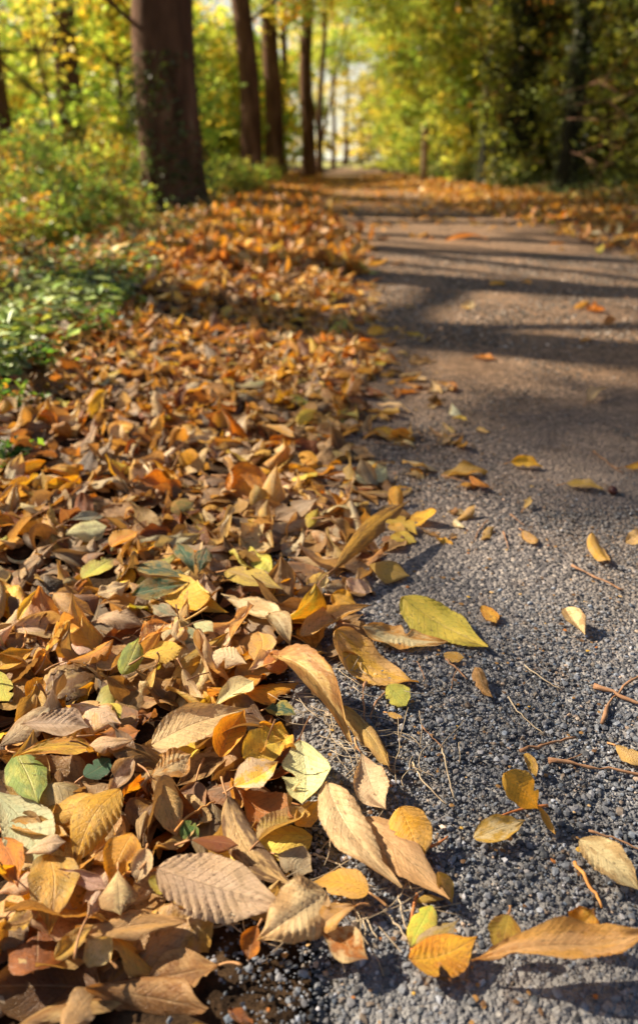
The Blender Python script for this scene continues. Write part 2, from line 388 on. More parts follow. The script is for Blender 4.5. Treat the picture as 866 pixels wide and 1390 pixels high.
def tints(g,col,sec=None,amt=None,lum=.24,k=1.0):
    j=np.exp(g.normal(size=3)*np.array([.035,.045,.10])+g.normal()*lum)*k
    a=np.array(PAL[col])*j; b=np.array(PAL[sec or SEC[col]])*np.exp(g.normal(size=3)*.04)
    return (*np.clip(a,0,.85),g.random()),(*np.clip(b,0,.85),g.uniform(.2,1) if amt is None else amt)

# height field that the leaves pile up on
HX0,HY0,HS=-1.9,.05,.005
HNX,HNY=int(3.6/HS),int(3.6/HS)
gx,gy=np.meshgrid(HX0+np.arange(HNX)*HS,HY0+np.arange(HNY)*HS,indexing='ij')
HF=ground_z(gx,gy)+.008
def hidx(x,y):
    return np.clip(((x-HX0)/HS).astype(int),0,HNX-1),np.clip(((y-HY0)/HS).astype(int),0,HNY-1)
def hget(x,y,r=.03):
    i,j=hidx(np.array([x]),np.array([y])); k=int(r/HS); i,j=i[0],j[0]
    return float(np.median(HF[max(0,i-k):i+k+1,max(0,j-k):j+k+1]))
def settle(P, q=.6, lift=.0):
    """drop the points straight down on what already lies there"""
    i,j=hidx(P[:,0],P[:,1]); dz=HF[i,j]-P[:,2]; off=np.quantile(dz,q)+lift
    P=P.copy(); P[:,2]+=off
    np.maximum.at(HF,(i,j),np.minimum(P[:,2],HF[i,j]+.018)); return P

LEAVES=[]   # dicts: fn(nu,nv)->(V,uv), colours, label info
def add_rec(**k): LEAVES.append(k); return k

def drop_leaf(g,x,y,col,kind,L,W,curl,nu,nv,tilt,sec=None,q=.6,big=False):
    p=shape(g,L,W,kind,curl); yaw=g.uniform(0,2*math.pi)
    R=rotm(yaw,g.normal()*tilt,g.normal()*tilt+(math.pi if g.random()<.3 else 0))
    inb = HX0+.1<x<HX0+3.5 and y<HY0+3.5
    P,uv=leaf_surface(p,nu,nv); P=P.reshape(-1,3); P=P-P.mean(0); P=P@R.T+np.array([x,y,0])
    if inb:
        P2=settle(P,q); off=P2[0,2]-P[0,2]
    else:
        off=float(ground_z(x,y))+.01-np.quantile(P[:,2],.12)+g.uniform(0,.03)*(x<edge_x(y))+g.uniform(0,.08)*(x<left_x(y)-.15); P2=P+[0,0,off]
    def fn(a,b,p=p,R=R,x=x,y=y,off=off):
        S,u=leaf_surface(p,a,b); S=S.reshape(-1,3); S=S-S.mean(0); return S@R.T+np.array([x,y,off]),u.reshape(-1,2)
    c1,c2=tints(g,col,sec,None,.24,1.0)
    return add_rec(V=P2,uv=uv.reshape(-1,2),nu=nu,nv=nv,fn=fn,c1=c1,c2=c2,col=col,kind=kind,L=L,W=W,curl=curl,hero=None,p=p,pos=(x,y,float(P2[:,2].mean())),stalk=None)

def near_cols(g,y):
    a=['tan','pale tan','pinkish tan','grey tan','ochre','golden','olive gold','brown','orange','rust','yellow','sage','red brown','cream','dark brown','yellow green']
    w0=np.array([.17,.15,.07,.03,.16,.17,.05,.07,.035,.025,.045,.012,.015,.06,.02,.02])
    w1=np.array([.08,.04,.01,.01,.20,.24,.05,.12,.14,.12,.07,.010,.03,.03,.05,.010])
    f=smooth01((y-1.0)/2.2); w=w0*(1-f)+w1*f; h=smooth01((y-3.5)/3); w=w*(1+h*np.array([-.3,-.5,-.5,-.5,.2,.5,-.2,-.2,1.3,.6,.2,0,0,-.5,-.3,0])); return a[g.choice(len(a),p=w/w.sum())]

g=np.random.default_rng(21)
def sizes(g):
    k=g.random()
    if k<.72: L=g.uniform(.08,.16); return ('chestnut' if g.random()<.6 else 'lance'),L,L*g.uniform(.34,.50)
    if k<.92: L=g.uniform(.05,.08); return 'elm',L,L*g.uniform(.45,.6)
    L=g.uniform(.03,.05); return 'oval',L,L*g.uniform(.5,.7)
# --- carpet, near part (bottom layers darker and flatter, then the loose top)
pts=[]
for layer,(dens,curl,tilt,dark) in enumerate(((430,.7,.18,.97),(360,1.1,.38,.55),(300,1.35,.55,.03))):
    for y0,y1 in ((.12,2.25),):
        xa,xb=-1.75,.2; n=int(dens*(xb-xa)*(y1-y0))
        X=g.uniform(xa,xb,n); Y=g.uniform(y0,y1,n)
        e=edge_x(Y); keep=(X<e-.035+g.normal(size=n)*.03)&(X>left_x(Y)-.25*g.random(n)**2)
        for x,y in zip(X[keep],Y[keep]):
            if abs(x)>y*.62+.55: 
                if g.random()<.55: continue
            kind,L,W=sizes(g); col=near_cols(g,y)
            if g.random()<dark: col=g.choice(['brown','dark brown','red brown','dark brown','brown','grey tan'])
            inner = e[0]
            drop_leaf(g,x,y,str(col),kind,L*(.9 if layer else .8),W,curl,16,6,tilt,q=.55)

# --- hand-placed leaves: (base px, tip px, width px, colour, kind, label, options)
HERO=[
 # bottom left
 (163,1072,100,1180,52,'golden','elm','golden ochre leaf propped upright with a pale lit rim beside the brown veined leaf',dict(z0=.035,z1=.012,face=.6,sec='ochre')),
 (67,1162,67,1274,60,'ochre','lance','ochre diamond-shaped leaf standing on its long point',dict(z0=.04,z1=.012,face=.8,sec='olive gold')),
 (40,1110,132,1085,50,'ochre','chestnut','broad brownish gold leaf with dark veins beside the green mottled one',dict(z0=.02,z1=.03,face=.4,sec='brown')),
 (12,1118,94,1136,30,'ochre','elm','slim ochre leaf lying across the big sage-grey one',dict(z0=.03,z1=.03)),
 (-10,1075,62,1182,62,'sage','chestnut','large pale sage-grey leaf cut by the picture edge',dict(z0=.02,z1=.01,face=.5,sec='pale tan',rid=.0016)),
 (22,1022,52,1092,52,'green gold','elm','green and yellow mottled leaf under the long gold edge',dict(z0=.025,z1=.02,face=.7,sec='green',curl=.4)),
 (88,1278,254,1252,34,'tan','chestnut','long tan leaf curled over along its length at the bottom of the pile',dict(z0=.025,z1=.025,cupl=-1.2,cupr=-1.0,lat=.06)),
 (74,1302,130,1256,24,'olive gold','lance','narrow olive gold leaf folded lengthwise beneath the curled tan one',dict(z0=.03,z1=.035,fold=.6)),
 (150,1305,118,1268,38,'pale tan','elm','pale yellowish leaf with an orange rim tucked under the long curled tan leaf',dict(z0=.02,z1=.02,face=.6,sec='ochre')),
 (180,1132,148,1200,40,'golden','elm','golden leaf twisted into a cone with a lit pale edge',dict(z0=.045,z1=.015,face=.7,cupl=1.0,cupr=.9)),
 (78,1180,147,1208,24,'grey tan','chestnut','greyish rolled-up leaf beneath the golden ochre one',dict(z0=.02,z1=.02,cupl=1.7,cupr=1.7)),
 (34,1160,90,1143,20,'pinkish tan','chestnut','small rolled pinkish leaf below the slim ochre one',dict(z0=.02,z1=.02,cupl=-1.6,cupr=-1.5)),
 (-5,1215,58,1190,24,'pinkish tan','chestnut','smooth pinkish roll of leaf left of the diamond-shaped ochre leaf',dict(z0=.02,z1=.02,cupl=-1.5,cupr=-1.4)),
 (-4,1140,24,1205,36,'rust','elm','rust coloured leaf standing at the picture edge above the pinkish roll',dict(z0=.035,z1=.015,face=.7)),
 (2,1262,60,1228,30,'brown','chestnut','brown gold leaf lying behind the diamond-shaped ochre leaf',dict(z0=.012,z1=.02,sec='ochre')),
 (204,1056,240,1138,38,'tan','chestnut','upright tan ridged leaf with a deep middle fold',dict(z0=.05,z1=.012,face=.7,fold=.5,rid=.0017)),
 (160,1182,164,1244,46,'pale tan','chestnut','pale ridged leaf with a yellow midrib hanging below a red-brown stalk',dict(z0=.035,z1=.015,face=.8,rid=.0016)),
 (198,1153,186,1200,26,'pinkish tan','elm','small pale cone of leaf left of the big pinkish leaf',dict(z0=.04,z1=.015,face=.6,cupl=1.2,cupr=1.2)),
 (213,1180,393,1232,74,'pinkish tan','lance','largest pale pinkish leaf lying underside up with a yellow midrib',dict(z0=.06,z1=.05,face=.25,rid=.0028,curl=.35,b1=.35,flip=True)),
 (309,1083,402,1204,42,'tan','lance','long ridged tan leaf with dark brown blotches above the big pinkish leaf',dict(z0=.05,z1=.03,face=.5,sec='dark brown',amt=.9,cupl=-1.0,cupr=-.9,rid=.0018)),
 (320,1068,398,1110,52,'rust','chestnut','broad brownish orange leaf arching behind the blotched one',dict(z0=.03,z1=.04,face=.5,sec='brown')),
 (352,1142,424,1090,36,'olive gold','lance','flat olive tan leaf pointing towards the gravel behind the blotched leaf',dict(z0=.02,z1=.03,sec='tan')),
 (202,1194,256,1208,24,'yellow green','elm','small yellow-green leaf tucked under the big pinkish leaf',dict(z0=.03,z1=.03,curl=.4)),
 (230,1212,300,1240,32,'olive gold','lance','dull yellow leaf with a bright spot below the yellow-green one',dict(z0=.025,z1=.02,curl=.5,sec='yellow')),
 (246,1116,270,1136,22,'green','oval','small dark green leaf showing between the upright tan and the brown leaves',dict(z0=.012,z1=.012,curl=.3)),
 (258,1141,324,1148,20,'red brown','chestnut','curled reddish brown leaf above the big pinkish leaf',dict(z0=.035,z1=.03,cupl=-1.3,cupr=-1.3)),
 (376,1160,424,1184,40,'grey tan','chestnut','dull grey-tan leaf behind the tip of the blotched leaf',dict(z0=.012,z1=.015,curl=.4)),
 (442,1212,350,1278,66,'pale tan','lance','wide pale ridged leaf with strong veins arching over a rust one',dict(z0=.045,z1=.035,face=.4,rid=.0024,b1=.9,cupl=-.5,cupr=-.7)),
 (350,1258,336,1306,30,'rust','elm','rust orange leaf tip standing under the wide pale ridged leaf',dict(z0=.035,z1=.012,face=.8)),
 (484,1230,432,1262,26,'tan','chestnut','narrow tan leaf folded sharply beside the wide pale ridged leaf',dict(z0=.035,z1=.025,fold=.6)),
 (430,1262,500,1303,40,'rust','chestnut','rust orange leaf with a pale curled rim at the bottom of the photo',dict(z0=.03,z1=.02,cupl=1.0,sec='pale tan')),
 (444,1064,545,1206,50,'pinkish tan','lance','long ridged pinkish leaf curling down towards the gravel',dict(z0=.045,z1=.02,face=.35,rid=.0022,cupl=-1.1,cupr=-.9,b1=.5,lat=-.10)),
 (488,1112,610,1222,54,'tan','lance','long yellowish tan leaf on the gravel with a dark brown blotch',dict(z0=.018,z1=.02,face=.2,rid=.0016,sec='brown',amt=.5,curl=.5)),
 (543,1096,574,1176,58,'golden','lance','pale golden diamond-shaped leaf lying on the gravel',dict(z0=.035,z1=.014,face=.5,rid=.0014,sec='pale tan',curl=.4,stalk=(584,1150,608,1136))),
 (500,1212,420,1200,42,'ochre','lance','ochre triangular leaf pointing away from the gravel',dict(z0=.02,z1=.018,face=.3,curl=.5)),
 (586,1230,556,1288,34,'yellow green','elm','small yellow-green leaf with a brown spot on dark gravel',dict(z0=.012,z1=.01,face=.3,curl=.4,stalk=(566,1214,559,1298))),
 (556,1304,648,1272,56,'golden','elm','golden ridged leaf at the bottom of the photo beside the small mottled one',dict(z0=.02,z1=.02,face=.4,rid=.0020,curl=.4)),
 (566,1284,622,1250,28,'olive gold','lance','dull tan leaf lying under the golden ridged leaf',dict(z0=.012,z1=.014,curl=.4,sec='grey tan')),
 (594,1184,614,1228,22,'tan','elm','little tan leaf standing at the tip of the blotched yellowish leaf',dict(z0=.03,z1=.008,face=.7)),
 (566,1224,604,1222,9,'olive gold','lance','very narrow olive leaf under the tip of the blotched yellowish leaf',dict(z0=.008,z1=.008)),
 (400,1120,432,1086,28,'ochre','elm','small golden leaf peeping out left of the long ridged pinkish leaf',dict(z0=.012,z1=.02)),
 (490,1022,524,1100,52,'pinkish tan','chestnut','pale pink ridged leaf with a torn brown edge',dict(z0=.04,z1=.015,face=.5,rid=.0022,cupl=.8,sec='rust')),
 (408,1006,410,1092,64,'cream','oval','broad cream leaf with fine brown veins and a rounded end',dict(z0=.04,z1=.02,face=.6,rid=.0014,curl=.4)),
 # gravel leaves near
 (684,1050,730,1098,40,'golden','elm','upright golden leaf with a torn edge leaning over a red stalk',dict(z0=.055,z1=.012,face=.75,sec='ochre',stalk=(744,1094,680,1108))),
 (728,1092,754,1134,12,'ochre','chestnut','narrow twisted golden leaf tail below the upright golden leaf',dict(z0=.016,z1=.008)),
 (643,1139,713,1114,30,'pale tan','elm','pale yellow leaf with a purplish midrib beside the upright golden leaf',dict(z0=.01,z1=.014,curl=.4,sec='golden')),
 (787,1140,868,1210,44,'pale tan','elm','flat tan ridged leaf lying alone on gravel beside the yellow stalk',dict(z0=.022,z1=.012,face=.25,curl=.4,rid=.0016)),
 (690,1242,678,1300,42,'yellow','elm','mottled yellow leaf standing at the bottom of the photo',dict(z0=.035,z1=.01,face=.8,curl=.4,sec='ochre')),
 (640,1306,884,1262,54,'tan','chestnut','very long ridged tan leaf rolled along the bottom of the photo',dict(z0=.018,z1=.045,face=.55,rid=.0022,sec='golden',cupl=.9)),
 (776,1272,806,1236,40,'ochre','elm','orange spiky leaf end rising from the very long rolled leaf',dict(z0=.01,z1=.045,face=.8,sec='orange')),
 (836,1012,884,1036,22,'tan','elm','small tan ridged leaf on gravel below the crossed twigs',dict(z0=.012,z1=.01,curl=.5)),
 (712,1024,728,1056,14,'ochre','elm','tiny curled ochre leaf on gravel beside a twig',dict(z0=.016,z1=.006,cupl=1.2,cupr=1.2)),
 (645,906,668,948,22,'brown','elm','curled brown leaf with a dark edge alone on the gravel',dict(z0=.016,z1=.008,sec='tan')),
 (655,822,674,846,20,'golden','oval','small golden oval leaf on gravel beside the big yellow leaf',dict(z0=.012,z1=.006,curl=.4)),
 (767,826,794,862,28,'pale tan','elm','creased pale tan leaf with a fold on dry gravel',dict(z0=.02,z1=.01,fold=.7)),
 (602,888,630,893,14,'ochre','oval','tiny ochre oval leaf on gravel below the big yellow leaf',dict(z0=.007,z1=.007,curl=.3)),
 (526,968,547,975,9,'ochre','oval','tiny ochre leaf beside the square yellow-green leaf',dict(z0=.007,z1=.007,curl=.3)),
 # middle
 (546,812,662,880,56,'yellow','lance','big bright yellow leaf pointing out over the gravel',dict(z0=.04,z1=.01,face=.45,sec='yellow green',curl=.45,rid=.0022)),
 (408,864,504,822,28,'tan','lance','long ridged tan leaf left of the big yellow leaf',dict(z0=.03,z1=.04,rid=.0018,fold=.3)),
 (490,852,608,872,34,'pinkish tan','lance','pinkish leaf with an orange tip just below the big yellow leaf',dict(z0=.03,z1=.012,sec='orange',rid=.0014)),
 (455,856,568,926,46,'ochre','lance','large boat-shaped ochre leaf curled at one end on the gravel edge',dict(z0=.055,z1=.01,face=.3,cupl=1.1,cupr=.8,b1=-.9,sec='tan')),
 (526,930,552,958,30,'yellow green','oval','squarish bright yellow-green leaf under the boat-shaped leaf',dict(z0=.014,z1=.008,curl=.4)),
 (372,890,477,1012,46,'tan','lance','long leaf with rust orange top and ridged tan underside',dict(z0=.06,z1=.012,face=.45,sec='rust',amt=.7,fold=.5,rid=.0018)),
 (362,908,392,884,34,'rust','elm','bright rust orange flap of leaf above the long tan one',dict(z0=.055,z1=.06,face=.7,sec='orange')),
 (422,930,455,948,22,'cream','elm','small cream leaf on dark soil beside the dry straws',dict(z0=.02,z1=.012,curl=.5)),
 (464,958,530,1046,30,'olive gold','lance','crumpled olive brown leaf among dry straws',dict(z0=.03,z1=.02,sec='brown',ruf=.12)),
 (335,902,278,888,32,'cream','chestnut','cream ridged leaf of a joined pair pointing away from the gravel',dict(z0=.045,z1=.04,rid=.0018,face=.4)),
 (337,910,388,886,28,'pale tan','chestnut','tan ridged leaf of a joined pair rising to a point',dict(z0=.04,z1=.055,rid=.0018,fold=.3)),
 (348,898,350,858,36,'ochre','oval','rounded ochre leaf standing behind the joined pair',dict(z0=.02,z1=.05,face=.8,curl=.3)),
 (366,832,394,878,26,'grey tan','chestnut','grey-tan leaf rolled into a ridged tube',dict(z0=.035,z1=.02,cupl=1.8,cupr=1.8,rid=.002)),
 (290,962,345,924,32,'cream','chestnut','cream yellow leaf with a crinkled lit edge',dict(z0=.04,z1=.055,face=.4,cupl=.9)),
 (218,984,292,958,34,'pale tan','chestnut','pale green-tan leaf with a red midrib above the long pinkish one',dict(z0=.03,z1=.035,sec='sage',rid=.0016)),
 (206,1012,336,962,46,'pinkish tan','lance','long pinkish grey ridged leaf pointing away from the gravel',dict(z0=.03,z1=.05,rid=.0022,face=.4,curl=.5)),
 (298,1028,332,964,44,'orange','elm','bright orange golden leaf standing like a flame',dict(z0=.02,z1=.07,face=.75,sec='golden',curl=.6)),
 (318,1068,378,1034,48,'golden','elm','golden leaf folded open with a cream inner side',dict(z0=.03,z1=.05,face=.5,sec='cream',amt=1,fold=.5)),
 (330,1030,384,1006,46,'yellow','elm','yellow ochre leaf behind the folded golden one',dict(z0=.035,z1=.04,face=.5,curl=.5)),
 (352,984,402,1018,34,'yellow','elm','bright yellow ragged leaf beside the dark green one',dict(z0=.045,z1=.035,face=.5,ruf=.15)),
 (361,962,402,972,24,'dark green','elm','dark green leaf with a yellow margin',dict(z0=.02,z1=.02,sec='yellow',curl=.4)),
 (204,1056,260,1024,34,'pale tan','chestnut','pale curled leaf with orange inside under the long pinkish grey one',dict(z0=.03,z1=.045,sec='orange',cupl=1.0)),
 (248,908,276,948,14,'pinkish tan','elm','narrow pale leaf bent like a hook',dict(z0=.05,z1=.02)),
 (166,916,188,866,30,'yellow green','elm','bright yellow-green leaf standing upright and lit through',dict(z0=.015,z1=.05,face=.8,sec='green',curl=.3)),
 (-4,908,46,880,24,'golden','lance','golden leaf with an olive top at the picture edge',dict(z0=.02,z1=.03,sec='olive gold')),
 (37,948,58,920,26,'golden','oval','golden oval leaf with dark specks',dict(z0=.015,z1=.04,face=.7,curl=.3)),
 (62,888,112,842,42,'pale tan','chestnut','large crumpled pale leaf with an orange patch',dict(z0=.03,z1=.05,face=.5,sec='orange',ruf=.13)),
 (90,898,154,868,22,'orange','chestnut','orange spear-shaped leaf pointing to the yellow-green one',dict(z0=.04,z1=.05,sec='golden')),
 (138,958,164,974,26,'yellow green','oval','small lime green leaf tip among tan leaves',dict(z0=.03,z1=.03,face=.6,curl=.3)),
 (94,956,164,984,46,'pale tan','chestnut','broad pale leaf with yellow shading beside the lime green tip',dict(z0=.035,z1=.03,sec='golden',face=.4)),
 (70,968,90,944,30,'golden','elm','crumpled golden leaf between grey-tan leaves',dict(z0=.02,z1=.045,face=.6,ruf=.12)),
 (-4,1016,70,956,36,'grey tan','chestnut','wide grey-tan leaf at the picture edge above the long gold edge',dict(z0=.03,z1=.035,rid=.0016,curl=.4)),
 (28,984,122,988,40,'grey tan','chestnut','grey-tan ridged leaf beside the crumpled golden one',dict(z0=.03,z1=.035,rid=.0016,curl=.4)),
 (18,1028,137,1018,20,'golden','chestnut','long narrow gold leaf bent like an upturned edge',dict(z0=.025,z1=.035,cupl=1.2,cupr=1.1)),
 (184,1004,118,1016,20,'pinkish tan','chestnut','rolled pale pinkish leaf right of the long narrow gold one',dict(z0=.035,z1=.035,cupl=-1.5,cupr=-1.4)),
 (122,846,196,850,24,'grey tan','chestnut','dull ridged leaf with a lit rim above the yellow-green one',dict(z0=.035,z1=.035,rid=.0018)),
 (192,892,248,880,34,'yellow','chestnut','big flat yellow leaf beside the yellow-green one',dict(z0=.03,z1=.03,curl=.4,sec='golden')),
 (188,874,234,846,32,'pinkish tan','chestnut','pinkish leaf with turned-up rims above the flat yellow one',dict(z0=.04,z1=.045,cupl=1.2,cupr=.9,sec='orange')),
 (128,998,190,992,28,'rust','chestnut','rust orange leaf between the pale broad leaf and the pinkish roll',dict(z0=.02,z1=.025,cupl=-.8)),
 (-4,912,12,952,26,'yellow green','oval','green yellow leaf half outside the picture edge',dict(z0=.03,z1=.02,face=.6,curl=.3)),
 (146,1080,182,1028,26,'grey tan','chestnut','olive tan leaf rolled round its own tip',dict(z0=.015,z1=.05,face=.5,cupl=1.5,cupr=1.4)),
 (114,1054,150,1030,30,'dark green','oval','dark green leaf lying in shade under the pinkish roll',dict(z0=.012,z1=.012,curl=.3,sec='dark green')),
 (310,645,373,672,52,'orange','lance','large orange brown leaf standing on edge among small leaves',dict(z0=.05,z1=.015,face=.85,sec='rust',curl=.35)),
 (228,784,310,832,44,'golden','lance','large golden leaf turning yellow along its middle beside the dark green leaflets',dict(z0=.04,z1=.03,face=.5,sec='yellow',curl=.4)),
 (300,806,386,838,36,'pale tan','chestnut','pale grey-tan rounded leaf right of the large golden one',dict(z0=.04,z1=.03,face=.4,rid=.0014,curl=.5)),
 (88,726,146,714,32,'cream','chestnut','cream sunlit leaf lying alone among brown ones',dict(z0=.03,z1=.03,face=.4,curl=.5)),
 (94,706,140,700,16,'sage','chestnut','greenish tan leaf just behind the cream sunlit one',dict(z0=.03,z1=.03,curl=.4)),
 (176,756,212,734,22,'golden','elm','pale golden leaf curled like a shell',dict(z0=.03,z1=.03,cupl=1.2)),
 (232,694,264,680,26,'sage','elm','pale sage green triangular leaf',dict(z0=.03,z1=.03,face=.6,curl=.3)),
 (372,742,326,708,42,'pinkish tan','lance','ridged pinkish brown leaf standing like a fan',dict(z0=.02,z1=.05,face=.7,rid=.0022)),
 (432,676,372,706,34,'grey tan','chestnut','dull grey-brown leaf behind the fan-like ridged one',dict(z0=.04,z1=.03,face=.4,curl=.4)),
 (150,742,188,722,24,'orange','elm','glowing orange leaf beside the cream sunlit one',dict(z0=.02,z1=.035,sec='golden')),
 (72,806,128,836,28,'tan','chestnut','tan veined leaf arching over darker ones',dict(z0=.045,z1=.015,b1=.9)),
 (132,808,176,792,20,'pinkish tan','elm','pale wrinkled leaf curled into a loaf shape',dict(z0=.04,z1=.04,cupl=-1.2,cupr=-1.2,ruf=.12)),
 (24,842,50,800,12,'yellow','elm','narrow yellow leaf standing among tan ones',dict(z0=.02,z1=.045,face=.6)),
 (308,774,384,800,34,'olive gold','lance','golden brown leaf above the pale rounded one',dict(z0=.04,z1=.03,curl=.5,sec='yellow')),
 (112,786,156,758,30,'yellow green','elm','yellow-olive leaf with an orange rim above the wrinkled loaf-shaped one',dict(z0=.025,z1=.03,sec='orange',curl=.5)),
 (482,650,524,634,38,'cream','oval','cream leaf with a glowing orange half at the gravel edge',dict(z0=.02,z1=.03,face=.7,sec='orange',curl=.4)),
 (456,770,556,680,30,'ochre','elm','long pointed ochre leaf rolled like a horn over the gravel edge',dict(z0=.07,z1=.10,face=.45,cupl=-1.3,cupr=-1.1,rid=.0018,b1=.3,tw=0,b2=.0,ruf=.01,lat=.03,sec='brown')),
 (500,766,556,782,28,'ochre','chestnut','ochre brown leaf lying under the horn-like one',dict(z0=.02,z1=.012,curl=.5)),
 (520,704,566,726,24,'yellow','elm','yellow leaf pointing to the gravel below the tip of the horn-like leaf',dict(z0=.02,z1=.012,curl=.4)),
 (530,728,566,736,18,'yellow','elm','bright yellow leaf tucked under the tip of the horn-like leaf',dict(z0=.012,z1=.008,curl=.3)),
 (450,808,484,822,26,'golden','elm','small glowing golden orange leaf left of the big yellow leaf',dict(z0=.03,z1=.02,face=.6,sec='orange')),
 (470,786,506,804,18,'pinkish tan','elm','small ridged pale leaf under the horn-like leaf',dict(z0=.025,z1=.015,cupl=-1,cupr=-1)),
 (424,720,464,732,22,'pinkish tan','elm','pinkish ridged leaf left of the horn-like one',dict(z0=.03,z1=.025,cupl=-1,cupr=-1)),
 (416,800,446,776,26,'cream','elm','cream creased leaf left of the horn-like leaf base',dict(z0=.02,z1=.03,fold=.4)),
 (418,716,432,690,16,'yellow','elm','small lemon yellow leaf left of the pinkish ridged one',dict(z0=.02,z1=.035,face=.6,curl=.3)),
 (406,616,432,626,18,'golden','oval','brilliant yellow-orange sunlit leaf',dict(z0=.03,z1=.03,face=.7,curl=.2)),
 (250,600,296,588,26,'pale tan','chestnut','pale crumpled leaf lying among orange ones',dict(z0=.03,z1=.035,face=.5,ruf=.1)),
 (352,578,400,594,16,'ochre','chestnut','flat golden ochre leaf above the large orange brown one',dict(z0=.03,z1=.03,curl=.4)),
 (300,528,314,510,20,'yellow','oval','pale yellow rounded leaf beside a greyish green one',dict(z0=.02,z1=.035,face=.6,curl=.3)),
 (318,524,362,514,14,'sage','chestnut','greyish green leaf among orange ones',dict(z0=.025,z1=.025,curl=.4)),
 (446,456,472,432,16,'yellow green','elm','bright green-yellow leaf standing at the path edge',dict(z0=.01,z1=.045,face=.7,curl=.3)),
 (498,452,520,446,14,'golden','oval','glowing golden leaf at the edge of the path',dict(z0=.015,z1=.03,face=.6,curl=.3)),
 (508,494,524,494,10,'yellow','oval','small yellow leaf lying flat on the path edge',dict(z0=.01,z1=.01,curl=.3)),
 (306,432,314,414,14,'yellow','oval','yellow leaf standing in the carpet beyond the greyish green one',dict(z0=.01,z1=.04,face=.8,curl=.3)),
 (404,576,430,556,18,'yellow','elm','pale yellow cupped leaf in the middle of the carpet',dict(z0=.03,z1=.03,face=.6,curl=.5)),
 (538,540,534,524,8,'rust','oval','rust leaf standing at the path edge',dict(z0=.008,z1=.03,face=.7)),
 (512,548,556,560,9,'pale tan','elm','narrow pale leaf pointing out over the path',dict(z0=.02,z1=.01)),
 (508,582,542,594,20,'golden','elm','golden cupped leaf at the path edge',dict(z0=.02,z1=.012,cupl=1,cupr=1)),
 # leaves scattered on the path
 (693,627,736,634,12,'golden','elm','golden orange leaf lying across the path beyond the creased one',dict(z0=.012,z1=.01)),
 (637,646,668,664,13,'orange','elm','orange curled leaf on the path near its middle',dict(z0=.02,z1=.008)),
 (768,656,819,664,13,'ochre','elm','pale golden leaf lying alone at mid path',dict(z0=.01,z1=.012)),
 (712,690,720,674,8,'tan','oval','tiny tan leaf standing on the path',dict(z0=.006,z1=.016)),
 (803,726,828,764,26,'ochre','elm','ochre leaf with its tip lifted on the smooth gravel',dict(z0=.018,z1=.01,face=.4)),
 (850,738,880,722,18,'tan','elm','tan leaf at the picture edge on the path',dict(z0=.01,z1=.02)),
 (710,720,727,738,15,'tan','oval','small tan oval leaf on the path',dict(z0=.012,z1=.006,curl=.4)),
 (618,704,630,716,12,'cream','oval','tiny cream scrap beside the horn-like leaf tip',dict(z0=.012,z1=.008)),
 (848,634,880,628,10,'golden','elm','golden leaf beside a dark seed on the path',dict(z0=.01,z1=.01)),
 (642,485,674,487,9,'orange','elm','orange leaf lying in tree shade on the path',dict(z0=.01,z1=.01)),
 (588,517,614,532,10,'ochre','elm','tan curved leaf on the path at the shade edge',dict(z0=.018,z1=.008,lat=.2)),
 (614,568,634,571,7,'yellow','oval','little yellow leaf on the shaded path',dict(z0=.008,z1=.008)),
 (628,418,642,410,12,'pale tan','oval','pale leaf in a band of sunlight on the path',dict(z0=.01,z1=.02)),
 (664,383,690,385,7,'golden','elm','golden leaf lying on the far side of a sunlit band',dict(z0=.01,z1=.01)),
 (706,383,722,386,7,'ochre','oval','ochre leaf right of the golden one in tree shade',dict(z0=.01,z1=.01)),
 (780,418,800,410,12,'golden','elm','golden leaf with an orange neighbour on the sunlit band',dict(z0=.015,z1=.02)),
 (796,420,822,418,14,'orange','elm','orange crumpled leaf touching its golden neighbour',dict(z0=.015,z1=.02)),
 (820,440,830,428,12,'orange','oval','orange leaf upright on the right of the path',dict(z0=.01,z1=.03,face=.7)),
 (788,462,806,458,10,'golden','elm','dull golden leaf in the broad shade band',dict(z0=.012,z1=.012)),
 (798,543,826,526,16,'pale tan','elm','pale curled leaf in the sunlit patch beside the path edge',dict(z0=.012,z1=.025)),
 (604,326,662,324,7,'orange','elm','glowing orange heap-like leaf where the far sun band crosses the path',dict(z0=.02,z1=.02)),
 (566,322,580,316,8,'golden','oval','golden leaf beside the glowing orange one',dict(z0=.015,z1=.03)),
]
hg=np.random.default_rng(77)
